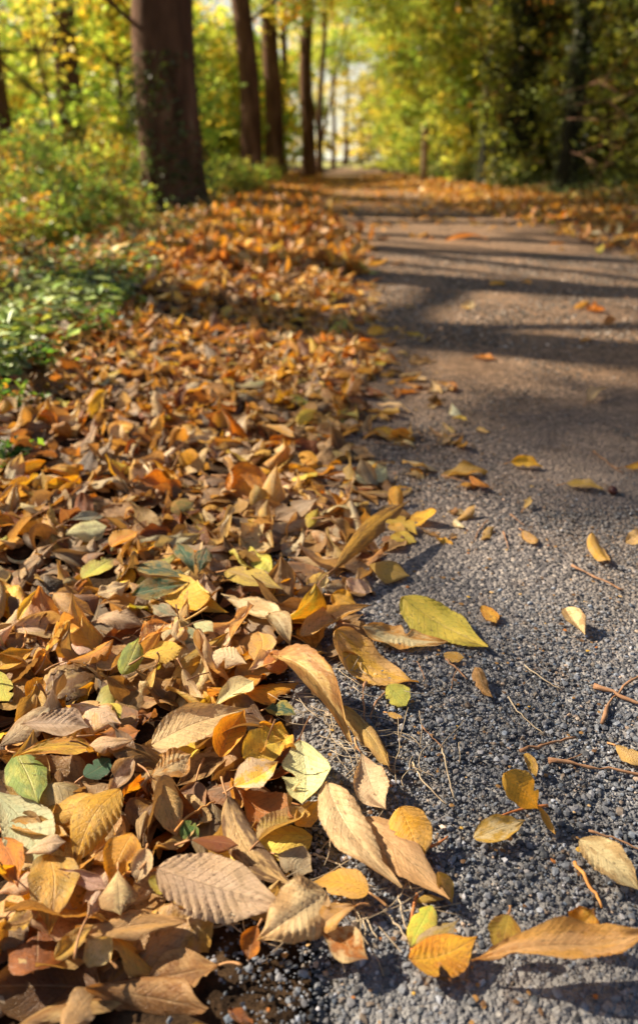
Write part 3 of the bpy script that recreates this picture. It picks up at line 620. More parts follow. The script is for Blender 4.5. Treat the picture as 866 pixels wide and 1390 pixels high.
def hero(h):
    bx,by,tx,ty,w,col,kind,label,o=h
    curl=o.get('curl',.95)
    zs=[]
    for (px,py,zz) in ((bx,by,o['z0']),(tx,ty,o['z1'])):
        z=.01
        for _ in range(4):
            P=at(px,py,z); inb=P[1]<3.4 and abs(P[0])<1.6
            gz=float(ground_z(P[0],P[1]))
            base = min(hget(P[0],P[1]),gz+.034) if inb and P[0]<edge_x(P[1])+.05 else gz+.004
            if inb and P[0]<edge_x(P[1])+.05: z=base+zz*.55
            else: z=gz+.004+zz
        zs.append(at(px,py,z))
    p0,p1=zs
    L=np.linalg.norm(p1-p0)
    sc_=1040/((((p0+p1)/2)-CAM)@FW)
    X,Y,Z,_=frame(p0,p1,o.get('face',.3),0)
    ray=(p0+p1)/2-CAM; ray/=np.linalg.norm(ray); fore=max(.45,math.sqrt(1-(Y@ray)**2))
    p=shape(hg,L,.05,kind,curl)
    p['b2']*=.5; p['ruf']*=.7
    for k in ('cupl','cupr','fold','rid','ruf','b1','lat','tw','b2'):
        if k in o: p[k]=o[k]
    p['cupl']=abs(p['cupl'])*(1 if p['cupr']>=0 else -1) if 'cupl' not in o else p['cupl']
    if 'cupl' in o and 'cupr' not in o: p['cupr']=o['cupl']*.5
    m=(abs(p['cupl'])+abs(p['cupr']))/2*.5
    W=w/sc_/fore*(1+.35*m); p['W']=min(W,L*1.15); p['rid']=p['rid']*1.15*min(1,W/.04)
    p['b1']=float(np.clip(p['b1'],-1,1)); p['tw']=float(np.clip(p['tw'],-.5,.5))
    roll=o.get('roll',hg.normal()*.12)+(math.pi if o.get('flip') else 0)
    face=o.get('face',.3); face=face*.7 if face<.6 else face
    def fn(a,b): return place_chord(p,p0,p1,face,roll,a,b)
    V,uv=fn(16,6)
    # never below the ground
    gz=ground_z(V[:,0],V[:,1])+.0065; dz=float(max(0,np.quantile(gz-V[:,2],.92)))
    def fn2(a,b):
        V,uv=fn(a,b); V=V+[0,0,dz]
        lo=ground_z(V[:,0],V[:,1])+.0078; V[:,2]=np.maximum(V[:,2],lo+.0005*np.sin(V[:,0]*900)); return V,uv
    V,uv=fn2(16,6)
    i,j=hidx(V[:,0],V[:,1]); np.maximum.at(HF,(i,j),np.minimum(V[:,2],HF[i,j]+.02))
    c1,c2=tints(hg,col,o.get('sec'),o.get('amt'),.08,1.2)
    c=(p0+p1)/2
    add_rec(V=V,uv=uv,nu=16,nv=6,fn=fn2,c1=c1,c2=c2,col=col,kind=kind,L=L,W=W,curl=curl,hero=label,p=p,pos=tuple(c),stalk=o.get('stalk'))
for h in HERO: hero(h)

# --- carpet further along the path
g=np.random.default_rng(31)
n=int(760*1.75*2.4)
X=g.uniform(-1.5,.3,n); Y=2.2+g.random(n)**1.15*2.5
for x,y in zip(X,Y):
    if x>edge_x(y)-.02+g.normal()*.05: continue
    if x<left_x(y)+g.normal()*.05 and g.random()<.9: continue
    kind,L,W=sizes(g); drop_leaf(g,x,y,near_cols(g,y) if g.random()>.28 else str(g.choice(['dark brown','brown','red brown'])),kind,L*.84,W*.84,1.25,8,4,.45,q=.5)
n=15000
Y=4.5+g.random(n)**1.6*30; X=g.uniform(-1.9,.4,n)
for x,y in zip(X,Y):
    if x>edge_x(y)+.05+g.normal()*.12: continue
    if x<left_x(y)-.12*g.random(): continue
    kind,L,W=sizes(g); drop_leaf(g,x,y,near_cols(g,y),kind,L*1.15,W*1.25,1.0,4,2,.45)
# right verge
n=20000
Y=1.2+g.random(n)**1.3*32; X=2.5+g.normal(size=n)*.40*np.clip(Y/6,.5,1.3)+g.random(n)*1.9
for x,y in zip(X,Y):
    if x<2.25-.3*g.random()-.05*max(0,y-6) or x>4.9: continue
    kind,L,W=sizes(g); drop_leaf(g,x+curve_x(y),y,near_cols(g,3.),kind,L*1.1,W*1.2,1.0,6 if y<7 else 4,2,.4)
# sparse on the path, thicker far away
n=3600
Y=1.6+g.random(n)**.85*28; X=g.uniform(.1,2.6,n)
for x,y in zip(X,Y):
    d=min(x-.1,2.6-x); keep=.03+.75*smooth01((y-6)/6)+.5*math.exp(-max(d,0)/.16)*smooth01((y-1.5)/1.5)
    if y<3.2 and d>.25: keep=.02
    if g.random()>keep: continue
    kind,L,W=sizes(g); drop_leaf(g,x+curve_x(y),y,near_cols(g,3.) if g.random()<.7 else 'golden',kind,L,W,.9,6,2,.2)
n=1600
Y=2.2+g.random(n)**1.2*7; X=left_x(Y)-g.random(n)**1.4*2.4
for x,y in zip(X,Y):
    kind,L,W=sizes(g); drop_leaf(g,x,y,near_cols(g,3.),kind,L*.9,W*.9,1.0,6,4,.4)
n=150
Y=1.15+g.random(n)**1.3*5; X=edge_x(Y)+np.abs(g.normal(size=n))*.11
for x,y in zip(X,Y):
    kind,L,W=sizes(g); drop_leaf(g,x,y,near_cols(g,y),kind,L*.7,W*.7,1.0,10,4,.22)
# woodland floor on the left and beyond the right verge
n=6000
Y=1.5+g.random(n)**1.2*28; X=-1.0-g.random(n)**1.3*9
for x,y in zip(X,Y):
    kind,L,W=sizes(g); drop_leaf(g,x,y,near_cols(g,2.5),kind,L,W,1,4,2,.4)
# ------------------------------------------------------------------ which leaves show largest: a small depth buffer
BW,BH=300,450
zb=np.full(BW*BH,1e9); idb=np.full(BW*BH,-1,dtype=np.int32)
ppx=[];pid=[];pz=[]
for k,r in enumerate(LEAVES):
    x,y,z=r['pos']
    if y>4.2 or abs(x)>y*.6+.4: continue
    V=r['V'].reshape(r['nu']+1,r['nv']+1,3)
    reps=5 if y<1.5 else 3
    pts=[]
    for a in np.linspace(0,1,reps,endpoint=False):
        for b in np.linspace(0,1,reps,endpoint=False):
            pts.append((V[:-1,:-1]*(1-a)*(1-b)+V[1:,:-1]*a*(1-b)+V[:-1,1:]*(1-a)*b+V[1:,1:]*a*b).reshape(-1,3))
    P=np.concatenate(pts); px,py,dep=proj(P)
    ix=(px/866*BW).astype(int); iy=(py/1300*BH).astype(int)
    ok=(ix>=0)&(ix<BW)&(iy>=0)&(iy<BH)&(dep>.05)
    ppx.append(iy[ok]*BW+ix[ok]); pz.append(dep[ok]); pid.append(np.full(ok.sum(),k))
ppx=np.concatenate(ppx); pz=np.concatenate(pz); pid=np.concatenate(pid)
o=np.argsort(-pz,kind='stable'); idb[ppx[o]]=pid[o]
cnt=np.bincount(idb[idb>=0],minlength=len(LEAVES))
order=np.argsort(-cnt)
heroes=[k for k,r in enumerate(LEAVES) if r['hero'] and cnt[k]>=6 or (r['hero'] and r['pos'][1]>2.2)]
print('heroes kept',len(heroes),'of',len(HERO),'hidden:',[LEAVES[k]['hero'] for k,r in enumerate(LEAVES) if r['hero'] and k not in heroes][:12])
sel=set(heroes)
for k in order:
    if len(sel)>=300: break
    if cnt[k]>0 and not LEAVES[k]['hero']: sel.add(int(k))

# labels for the leaves that are not in the hand-placed list: look, then which landmark leaf they lie by
LM=[('largest pale pinkish leaf','the largest pinkish leaf'),('ochre diamond-shaped','the diamond-shaped ochre leaf'),('green and yellow mottled','the green mottled leaf'),
 ('bright orange golden leaf standing','the flame-like orange leaf'),('bright yellow-green leaf standing upright','the upright yellow-green leaf'),('large orange brown','the large orange brown leaf'),
 ('big bright yellow leaf pointing','the big bright yellow leaf'),('long pointed ochre','the horn-like ochre leaf'),('large golden leaf turning','the large golden leaf'),('cream sunlit leaf','the cream sunlit leaf'),
 ('broad cream leaf','the broad cream leaf'),('long ridged pinkish leaf curling','the long ridged pinkish leaf'),('wide pale ridged leaf','the wide pale ridged leaf'),('pale golden diamond','the pale golden diamond-shaped leaf'),
 ('upright golden leaf with a torn','the upright golden leaf on gravel'),('large boat-shaped','the boat-shaped ochre leaf'),('brilliant yellow-orange','the brilliant sunlit leaf'),('ridged pinkish brown leaf standing like a fan','the fan-like ridged leaf'),
 ('golden oval leaf with dark','the specked golden oval leaf'),('pale sage green triangular','the sage green triangular leaf'),('glowing golden leaf at the edge','the glowing golden leaf by the path'),
 ('pale yellow rounded','the pale yellow rounded leaf'),('large crumpled pale','the large crumpled pale leaf'),('golden leaf folded open','the folded golden leaf')]
lmpos=[]
for key,name in LM:
    for k in sel:
        if LEAVES[k]['hero'] and LEAVES[k]['hero'].startswith(key):
            q=LEAVES[k]['pos']; a,b,_=proj(np.array(q)); lmpos.append((a,b,name)); break
used={}
def size_word(L): return 'small' if L<.055 else ('long' if L>.105 else 'mid-sized')
ORD=['','second ','third ','fourth ','fifth ','sixth ','seventh ']
rest=sorted([k for k in sel if not LEAVES[k]['hero']],key=lambda k:0)
info=[]
for k in rest:
    r=LEAVES[k]; a,b,_=proj(np.array(r['pos']))
    d=[(math.hypot(a-x,(b-y)*1.3),x,y,nm) for x,y,nm in lmpos]; d.sort(); dist,x,y,nm=d[0]
    dx,dy=a-x,b-y
    if abs(dx)>abs(dy)*1.0: rel='to the right of' if dx>0 else 'to the left of'
    else: rel='below' if dy>0 else 'above'
    p=r['p']; c=(abs(p['cupl'])+abs(p['cupr']))/2
    form='rolled' if c>1.1 else ('folded' if abs(p['fold'])>.25 else ('twisted' if abs(p['tw'])>.6 else ('curled' if c>.55 else 'flat')))
    info.append((f"{size_word(r['L'])} {form} {r['col']} leaf {rel} {nm}",dist,k))
info.sort(key=lambda v:(v[0],v[1])); labels={}
for i,(lab,dist,k) in enumerate(info):
    c=used.get(lab,0); used[lab]=c+1
    labels[k]=lab if c==0 else lab.replace(' leaf ',' leaf, '+ORD[min(c,6)].strip()+' closest ',1)
# where several read the same, the first says it is the closest one
for lab,c in used.items():
    if c>1:
        for k,v in labels.items():
            if v==lab: labels[k]=lab.replace(' leaf ',' leaf, very closest ',1)
GRP='fallen leaves lying on the ground'
for k in sorted(sel,key=lambda k:(not LEAVES[k]['hero'],-cnt[k])):
    r=LEAVES[k]; y=r['pos'][1]
    nu,nv=(100,14) if y<1.3 else ((44,12) if y<2.4 else (24,8))
    V,uv=r['fn'](nu,nv)
    nm={'chestnut':'chestnut_leaf','lance':'chestnut_leaf','elm':'elm_leaf','oval':'birch_leaf'}[r['kind']]
    o=mesh_obj(nm,V,Q(nu,nv),M_LEAF,None,uv,np.broadcast_to(r['c1'],(len(V),4)),np.broadcast_to(r['c2'],(len(V),4)),origin=V.mean(0))
    tag(o,r['hero'] or labels[k],'fallen leaf',GRP)
    # stalk
    rg=np.random.default_rng(k)
    if r['stalk']:
        x0,y0,x1,y1=r['stalk']; a=at(x0,y0,.012+float(ground_z(0,.6))); b=at(x1,y1,.010+float(ground_z(0,.6))); P=bend_line(a,b,9,.05,g=rg)
        bg=Bag(); vv,ff,uu=tube(P,np.linspace(.0016,.0010,9),6); bg.add(vv,ff,uu,(1.1,.8,.6,1))
        s=bg.build('stalk',M_STALK,o); s.location=[-v for v in o.location]
    elif (r['hero'] and rg.random()<.45) or rg.random()<.22:
        Vn=V.reshape(nu+1,nv+1,3); b=Vn[0,nv//2]; d=Vn[0,nv//2]-Vn[4,nv//2]; d/=np.linalg.norm(d)
        ln=r['L']*rg.uniform(.2,.45); e=b+d*ln+np.array([0,0,-.35*ln]); e[2]=max(e[2],float(ground_z(e[0],e[1]))+.006)
        P=bend_line(b,e,7,rg.normal()*.08,g=rg)
        bg=Bag(); vv,ff,uu=tube(P,np.linspace(.0009,.0013,7),5); bg.add(vv,ff,uu,(1,1,1,1))
        s=bg.build('stalk',M_STALK,o); s.location=[-v for v in o.location]
litter=Bag()
for k,r in enumerate(LEAVES):
    if k in sel: continue
    V,uv,nu,nv=r['V'],r['uv'],r['nu'],r['nv']
    litter.add(V,Q(nu,nv),uv,r['c1'],r['c2'])
    if r['pos'][1]<2 and k%4==0 and not r['hero']:
        Vn=V.reshape(nu+1,nv+1,3); b=Vn[0,nv//2]; d=b-Vn[2,nv//2]; d/=np.linalg.norm(d)+1e-9; ln=r['L']*.35
        vv,ff,uu=tube(np.array([b,b+d*ln*.5+[0,0,-.002],b+d*ln+[0,0,-.008]]),[.0009,.0009,.0012],4); litter.add(vv,ff,uu+[0,.5],(.38,.19,.08,.5))
lo=litter.build('leaf_litter',M_LEAF); tag(lo,'thick carpet of dead leaves covering the verge',None,None,'stuff')

# ------------------------------------------------------------------ gravel stones (near)
g=np.random.default_rng(8)
ph=(1+5**.5)/2
IV=np.array([(-1,ph,0),(1,ph,0),(-1,-ph,0),(1,-ph,0),(0,-1,ph),(0,1,ph),(0,-1,-ph),(0,1,-ph),(ph,0,-1),(ph,0,1),(-ph,0,-1),(-ph,0,1)])/math.hypot(1,ph)
IF=np.array([(0,11,5),(0,5,1),(0,1,7),(0,7,10),(0,10,11),(1,5,9),(5,11,4),(11,10,2),(10,7,6),(7,1,8),(3,9,4),(3,4,2),(3,2,6),(3,6,8),(3,8,9),(4,9,5),(2,4,11),(6,2,10),(8,6,7),(9,8,1)])
def stones(X,Y,R,emb,gg):
    n=len(X); V=np.repeat(IV[None],n,0)*gg.uniform(.55,1.3,(n,12,1))
    sc3=np.stack([gg.uniform(.75,1.3,n),gg.uniform(.75,1.3,n),gg.uniform(.55,.95,n)],-1); V=V*sc3[:,None,:]
    a=gg.uniform(0,6.28,n); c,s=np.cos(a)[:,None],np.sin(a)[:,None]
    V=np.stack([V[...,0]*c-V[...,1]*s,V[...,0]*s+V[...,1]*c,V[...,2]],-1)*R[:,None,None]
    V[...,0]+=X[:,None]; V[...,1]+=Y[:,None]; V[...,2]+=(ground_z(X,Y)+.004+R*emb)[:,None]
    F=(IF[None]+np.arange(n)[:,None,None]*12).reshape(-1,3)
    b=np.exp(gg.normal(size=n)*(.45+.2*smooth01((Y-1)/2)))*.125; w=gg.normal(size=n)*.06; q=smooth01((Y-.7)/1.2)*.8  # stones turn warmer with distance, low sunlight put into their colour
    col=np.stack([b*(1+w)*(1+.36*q),b*1.02*(1-.02*q),b*(1.10-w)*(1-.42*q),np.ones(n)],-1); br=gg.random(n)<.10; col[br,:3]*=np.array([1.35,.98,.66]); col=np.repeat(col[:,None],12,1)
    return V.reshape(-1,3),F,col.reshape(-1,4)
SV=[];SF=[];SC=[];off=0
def put(n,x0,x1,y0,y1,rm,rs,emb,clump=True):
    global off
    X=g.uniform(x0,x1,n); Y=g.uniform(y0,y1,n)
    if clump:
        f=np.sin(X*7+1.3*np.sin(Y*5))*np.sin(Y*6.1+1.1*np.sin(X*4+1))+.4*np.sin(X*17+Y*13)
        k=g.random(n)<np.clip(.66-.62*f-.55*smooth01((X-.40)/.5)*(Y>.7),.10,1); X,Y=X[k],Y[k]
    k=X>-.05+.035*g.normal(size=len(X))+.02*np.sin(Y*23); X,Y=X[k],Y[k]
    R=np.clip(rm*np.exp(g.normal(size=len(X))*rs),.0007,.0042+.003*(y0>2))
    V,F,c=stones(X,Y,R,emb,g); SV.append(V); SF.append(F+off); SC.append(c); off+=len(V)
put(95000,-.14,1.0,.2,1.3,.00125,.45,.30)
put(6000,-.14,1.0,.2,.85,.0026,.38,.30)
put(500,-.14,1.0,.2,1.1,.0042,.1,.2)
put(3000,-.1,1.2,.85,1.3,.0020,.35,.30)
put(44000,.0,1.7,1.3,2.7,.0018,.42,.35)
put(34000,.0,2.6,2.7,5.5,.0036,.38,.3,False)
gravel=mesh_obj('gravel',np.concatenate(SV),np.concatenate(SF),M_STONE,col=np.concatenate(SC),smooth=False)
tag(gravel,'loose blue-grey gravel chips on the path',None,None,'stuff')

# crumbs of broken leaf trodden into the path
g=np.random.default_rng(12); n=2600; Y=.25+g.random(n)**1.3*6; X=np.where(g.random(n)<.55,edge_x(Y)+np.abs(g.normal(size=n))*.22,g.uniform(0,2.5,n))
V,F,c=stones(X,Y,g.uniform(.0010,.0026,n)*(1+Y*.25),.9,g); V=V.reshape(n,12,3); m=V.mean(1,keepdims=True); V[...,2]=m[...,2]+(V[...,2]-m[...,2])*.25+.0015
cc=np.array([PAL[k] for k in ('brown','dark brown','ochre','rust','tan')])[g.choice(5,n,p=[.45,.32,.06,.07,.10])]; c=np.repeat(np.concatenate([cc*6,np.ones((n,1))],1)[:,None],12,1).reshape(-1,4)
c[:,:3]*=.16
crm=mesh_obj('leaf_crumbs',V.reshape(-1,3),F,M_STONE,col=c,smooth=False); tag(crm,'crumbs of broken brown leaf trodden into the gravel',None,None,'stuff')

# ------------------------------------------------------------------ twigs, stalks and straws on the ground
TW=[ # x0,y0,x1,y1,radius mm,kind,label
 (806,931,900,962,2.0,'twig','orange brown twig lying under another at the picture edge'),
 (817,982,890,905,1.8,'twig','thin orange brown twig crossing over the other one'),
 (706,1020,782,1001,1.7,'twig','brown twig just above the tiny curled leaf'),
 (744,1031,900,1060,1.7,'twig','longest brown twig with a knobbly end on the gravel'),
 (745,1036,790,1024,1.0,'twig','short dark twig touching the longest one'),
 (780,1171,817,1233,1.7,'stalk','straight yellow stalk beside the flat tan ridged leaf'),
 (799,1128,885,1160,.9,'twig','fine reddish twig above the flat tan ridged leaf'),
 (776,767,846,801,1.7,'twig','straight reddish twig on the smooth part of the path'),
 (605,895,634,922,1.3,'twig','short orange twig below the tiny ochre oval leaf'),
 (622,908,613,936,.7,'twig','hair-thin twig beside the short orange one'),
 (577,922,566,898,.8,'twig','bent brown twig at the tip of the boat-shaped leaf'),
 (497,926,496,980,1.3,'twig','upright red-brown twig among the dry straws'),
 (527,938,504,976,1.3,'twig','slanting brown twig below the square yellow-green leaf'),
 (573,986,602,1015,.9,'twig','fine brown twig bending across the gravel chips'),
 (230,1184,156,1184,1.5,'stalk','red-brown leaf stalk above the pale ridged leaf'),
 (238,1129,292,1089,1.2,'stalk','pale yellow stalk crossing the small dark green leaf'),
 (663,706,645,734,1.2,'twig','small brown twig left of the tan oval leaf on the path'),
 (683,722,690,745,1.2,'twig','small orange twig right of the tiny cream scrap'),
 (693,698,712,714,1.0,'twig','thin twig touching the tan oval leaf on the path'),
 (548,706,600,690,.9,'twig','thin brown twig reaching out from the horn-like leaf'),
 (600,645,660,662,1.2,'twig','dark twig under the orange curled leaf'),
 (806,612,846,642,1.3,'twig','orange brown twig beside the dark seed'),
 (508,600,590,604,1.0,'twig','thin dark twig lying out from the golden cupped leaf'),
 (28,840,30,880,1.6,'stalk','pale stalk sticking up between leaves near the picture edge'),
 (250,838,278,822,1.3,'stalk','pale green stalk of the sage leaf'),
 (690,946,738,997,.8,'straw','long curved dry straw on open gravel'),
 (712,903,762,936,.8,'straw','pale straw lying between the brown curled leaf and the crossed twigs'),
 (600,1016,616,1084,.9,'straw','bent straw continuing from the fine brown twig'),
 (560,1035,606,1092,.9,'straw','straight pale straw beside the bent one'),
 (516,1230,556,1284,1.0,'straw','long pale straw reaching the small yellow-green leaf'),
 (541,1215,562,1282,.8,'straw','thin straw beneath the blotched yellowish leaf'),
 (490,1240,492,1290,.8,'straw','straight straw standing out from the soil below the ochre triangular leaf'),
 (492,1240,512,1276,.8,'straw','slanted straw beside the straight one under the triangular leaf'),
 (425,1160,472,1182,1.0,'straw','thick pale straw left of the ochre triangular leaf'),
 (300,1225,365,1222,.9,'straw','pale straws edge lying below the big pinkish leaf'),
 (296,1232,330,1245,.8,'straw','short straw under the straws edge'),
]
g=np.random.default_rng(55)
tg={'twig':'twigs on the path','stalk':'loose leaf stalks','straw':'dry straws'}
def lay(x0,y0,x1,y1,r,kind,label):
    a=at(x0,y0,.01); b=at(x1,y1,.01)
    zz=[]
    for p in (a,b):
        inb=p[0]<edge_x(p[1])+.02 and p[1]<3.4
        zz.append((hget(p[0],p[1],.02)+.004) if inb else float(ground_z(p[0],p[1]))+.0075+r*.001)
    a=at(x0,y0,zz[0]); b=at(x1,y1,zz[1]); n=12
    P=bend_line(a,b,n,g.normal()*.05,g.normal()*(.025 if kind=='twig' else .01),g=g); P[1:-1]+=g.normal(size=(n-2,3))*r*.0005; R=np.linspace(1.15,.7,n)*r*.001*(1+.2*g.normal(size=n)*(kind=='twig'))
    if kind=='twig': R[0]*=1.4; R[1]*=1.15
    bg=Bag(); v,f,u=tube(P,R,7); bg.add(v,f,u,(1,1,1,1) if kind!='stalk' else (1.3,1.2,.8,1))
    o=bg.build({'twig':'twig','stalk':'leaf_stalk','straw':'straw'}[kind],{'twig':M_TWIG,'stalk':M_STALK,'straw':M_STRAW}[kind],None,origin=P[0])
    tag(o,label,kind if kind!='stalk' else 'leaf stalk',tg[kind])
for r in TW: lay(*r)
# tangle of dry grass and pine needles in the bare soil between leaves and gravel
bg=Bag()
for k in range(120):
    c=[(455,985,45,75),(490,1080,70,90),(330,1245,60,40),(520,1240,60,50),(560,1000,50,60)][int(g.choice(5,p=[.38,.22,.15,.15,.10]))]
    px,py=c[0]+g.normal()*c[2]*.55,c[1]+g.normal()*c[3]*.55; a=at(px,py,.008)
    if a[1]<.2: continue
    an=g.uniform(0,6.28); ln=g.uniform(.02,.07); b=a+np.array([math.cos(an),math.sin(an),0])*ln
    z0=float(ground_z(a[0],a[1]))+g.uniform(.006,.018); a[2]=z0; b[2]=z0+g.uniform(-.004,.008)
    P=bend_line(a,b,6,g.normal()*.12,.05,g=g); v,f,u=tube(P,np.linspace(.0006,.0004,6),4); bg.add(v,f,u)
o=bg.build('dry_grass_litter',M_STRAW); tag(o,'tangle of dry grass straws and needles at the gravel edge',None,None,'stuff')
# small seed
def seed_ball(px,py,r,label):
    p=at(px,py,r); bg=Bag(); n=12; th=np.linspace(0,math.pi,7)
    P=np.stack([np.zeros(7),-np.cos(th)*r*1.3,np.zeros(7)],-1); v,f,u=tube(P,np.maximum(np.sin(th)*r,.0003),10); v=v+[p[0],p[1],float(ground_z(p[0],p[1]))+.006+r*.7]
    m=simple_material('seed_skin',[(.3,(.05,.012,.010)),(.7,(.09,.025,.018))],90,.4); bg.add(v,f,u); o=bg.build('seed',m,origin=p); tag(o,'small dark red seed on the path beside a golden leaf','seed')
seed_ball(831,672,.009,'')
# compound leaves: green leaflets and the sage one
def compound(name,label,cx,cy,stalk_end,leaflets,cols):
    zc=hget(*at(cx,cy,.04)[:2])+.02; c=at(cx,cy,zc)
    root=empty(name,tuple(float(v) for v in c)); tag(root,label,'fallen leaf')
    for (tx,ty,w,dz) in leaflets:
        t=at(tx,ty,zc+dz); L=np.linalg.norm(t-c); sc_=1040/((c-CAM)@FW)
        p=shape(hg,L,w/sc_*1.15,'chestnut',.35,rid=.0015,b1=.4,lat=0.0); X=(t-c)/L; st=c+X*.012
        V,uv=place_chord(p,st,t,.45,hg.normal()*.1,40,12); c1,c2=tints(hg,*cols)
        o=mesh_obj('leaflet',V,Q(40,12),M_LEAF,root,uv,np.broadcast_to(c1,(len(V),4)),np.broadcast_to(c2,(len(V),4)),origin=c); o.location=(0,0,0)
    e=at(stalk_end[0],stalk_end[1],zc+.02); bg=Bag(); v,f,u=tube(bend_line(c,e,8,.04),np.linspace(.0012,.0017,8),6); bg.add(v-c,f,u,(1.3,1.5,.9,1)); bg.build('stalk',M_STALK,root)
compound('chestnut_leaf','dark green leaf of spreading ridged leaflets with brown tips',268,788,(285,806),[(182,768,30,-.005),(178,808,34,-.01),(240,736,26,.03),(280,742,26,.03)],('dark green','ochre',.5))
compound('chestnut_leaf','pale sage green leaf of joined leaflets with a pale stalk',252,842,(282,824),[(206,822,26,.01),(222,872,34,-.01),(262,880,32,-.01),(290,858,26,0)],('sage','pale tan',.6))
# ------------------------------------------------------------------ foliage
def leaf_cloud(g, blobs, n, size, pal, clump=.18, hang=.5, nclump=None):
    """n small pointed leaves in clumps through the ellipsoid blobs -> V,F,col"""
    w=np.array([b[3]*b[4]*b[5] for b in blobs])**.75; w/=w.sum()
    nc=nclump or max(12,n//28)
    bi=g.choice(len(blobs),nc,p=w); B=np.array(blobs)[bi]
    d=g.normal(size=(nc,3)); d/=np.linalg.norm(d,axis=1)[:,None]; rad=g.uniform(.15,1,nc)**.5
    cc=B[:,:3]+d*rad[:,None]*B[:,3:6]
    cs=g.uniform(.4,1.5,nc)*clump
    pc=np.array(pal)[g.choice(len(pal),nc)]*np.exp(g.normal(size=(nc,1))*.22)
    k=g.integers(0,nc,n)
    c=cc[k]+g.normal(size=(n,3))*cs[k][:,None]*np.array([1,1,.6])
    c[:,2]=np.maximum(c[:,2],ground_z(c[:,0],c[:,1])+.02)
    col=pc[k]*np.exp(g.normal(size=(n,1))*.18)
    odd=g.random(n)<.04; col[odd]=np.array(pal)[g.choice(len(pal),odd.sum())]
    L=size*g.uniform(.6,1.25,n); a=g.uniform(0,6.28,n); el=-hang*g.uniform(0,1.2,n)+g.normal(size=n)*.35
    X=np.stack([np.cos(a)*np.cos(el),np.sin(a)*np.cos(el),np.sin(el)],-1)
    r=g.normal(size=n)*.7; Yh=np.stack([-np.sin(a),np.cos(a),0*a],-1); Z=np.cross(X,Yh); Y=Yh*np.cos(r)[:,None]+Z*np.sin(r)[:,None]; Zn=np.cross(X,Y)
    W=L*g.uniform(.38,.6,n)
    q=[c-X*L[:,None]*.5, c+Y*(W/2)[:,None]+Zn*(.1*L)[:,None], c+X*L[:,None]*.5, c-Y*(W/2)[:,None]+Zn*(.1*L)[:,None]]
    V=np.stack(q,1).reshape(-1,3); F=np.arange(4*n).reshape(-1,4)
    col=np.clip(np.concatenate([col,g.random((n,1))],1),0,.9); return V,F,np.repeat(col,4,0)
def cloud_obj(name,g,blobs,n,size,pal,mat,parent=None,origin=None,**kw):
    V,F,c=leaf_cloud(g,blobs,n,size,pal,**kw)
    uv=np.tile(np.array([[0,.5],[.5,1],[1,.5],[.5,0]]),(len(V)//4,1))
    o=mesh_obj(name,V,F,mat,parent,uv,c,c,smooth=False,origin=origin)
    if parent is not None and origin is not None: o.location=(0,0,0)
    return o
P_YG=[(0.432, 0.634, 0.143), (0.552, 0.713, 0.169), (0.312, 0.528, 0.117), (0.696, 0.739, 0.182), (0.24, 0.436, 0.091), (0.696, 0.581, 0.091)]  # yellow-green leaves, lightened with backlight put into the colour
P_GR=[(0.211, 0.312, 0.064), (0.298, 0.39, 0.081), (0.421, 0.488, 0.091), (0.14, 0.195, 0.046), (0.456, 0.39, 0.081)]
P_DK=[(0.076, 0.106, 0.025), (0.113, 0.144, 0.031), (0.151, 0.166, 0.04), (0.212, 0.136, 0.04), (0.06, 0.068, 0.021)]  # dark green leaves, shade of the wood put into the colour
P_BR=[(0.28, 0.14, 0.042), (0.42, 0.21, 0.042), (0.168, 0.14, 0.042), (0.14, 0.168, 0.042), (0.588, 0.224, 0.028)]
P_IV=[(0.062, 0.108, 0.026), (0.094, 0.155, 0.036), (0.044, 0.074, 0.022), (0.15, 0.216, 0.054)]
P_SH=[(0.22, 0.432, 0.099), (0.33, 0.528, 0.11), (0.44, 0.576, 0.132), (0.33, 0.288, 0.088), (0.484, 0.312, 0.055), (0.165, 0.324, 0.077)]
T='trees along the left of the path'; TR='trees along the right of the path'
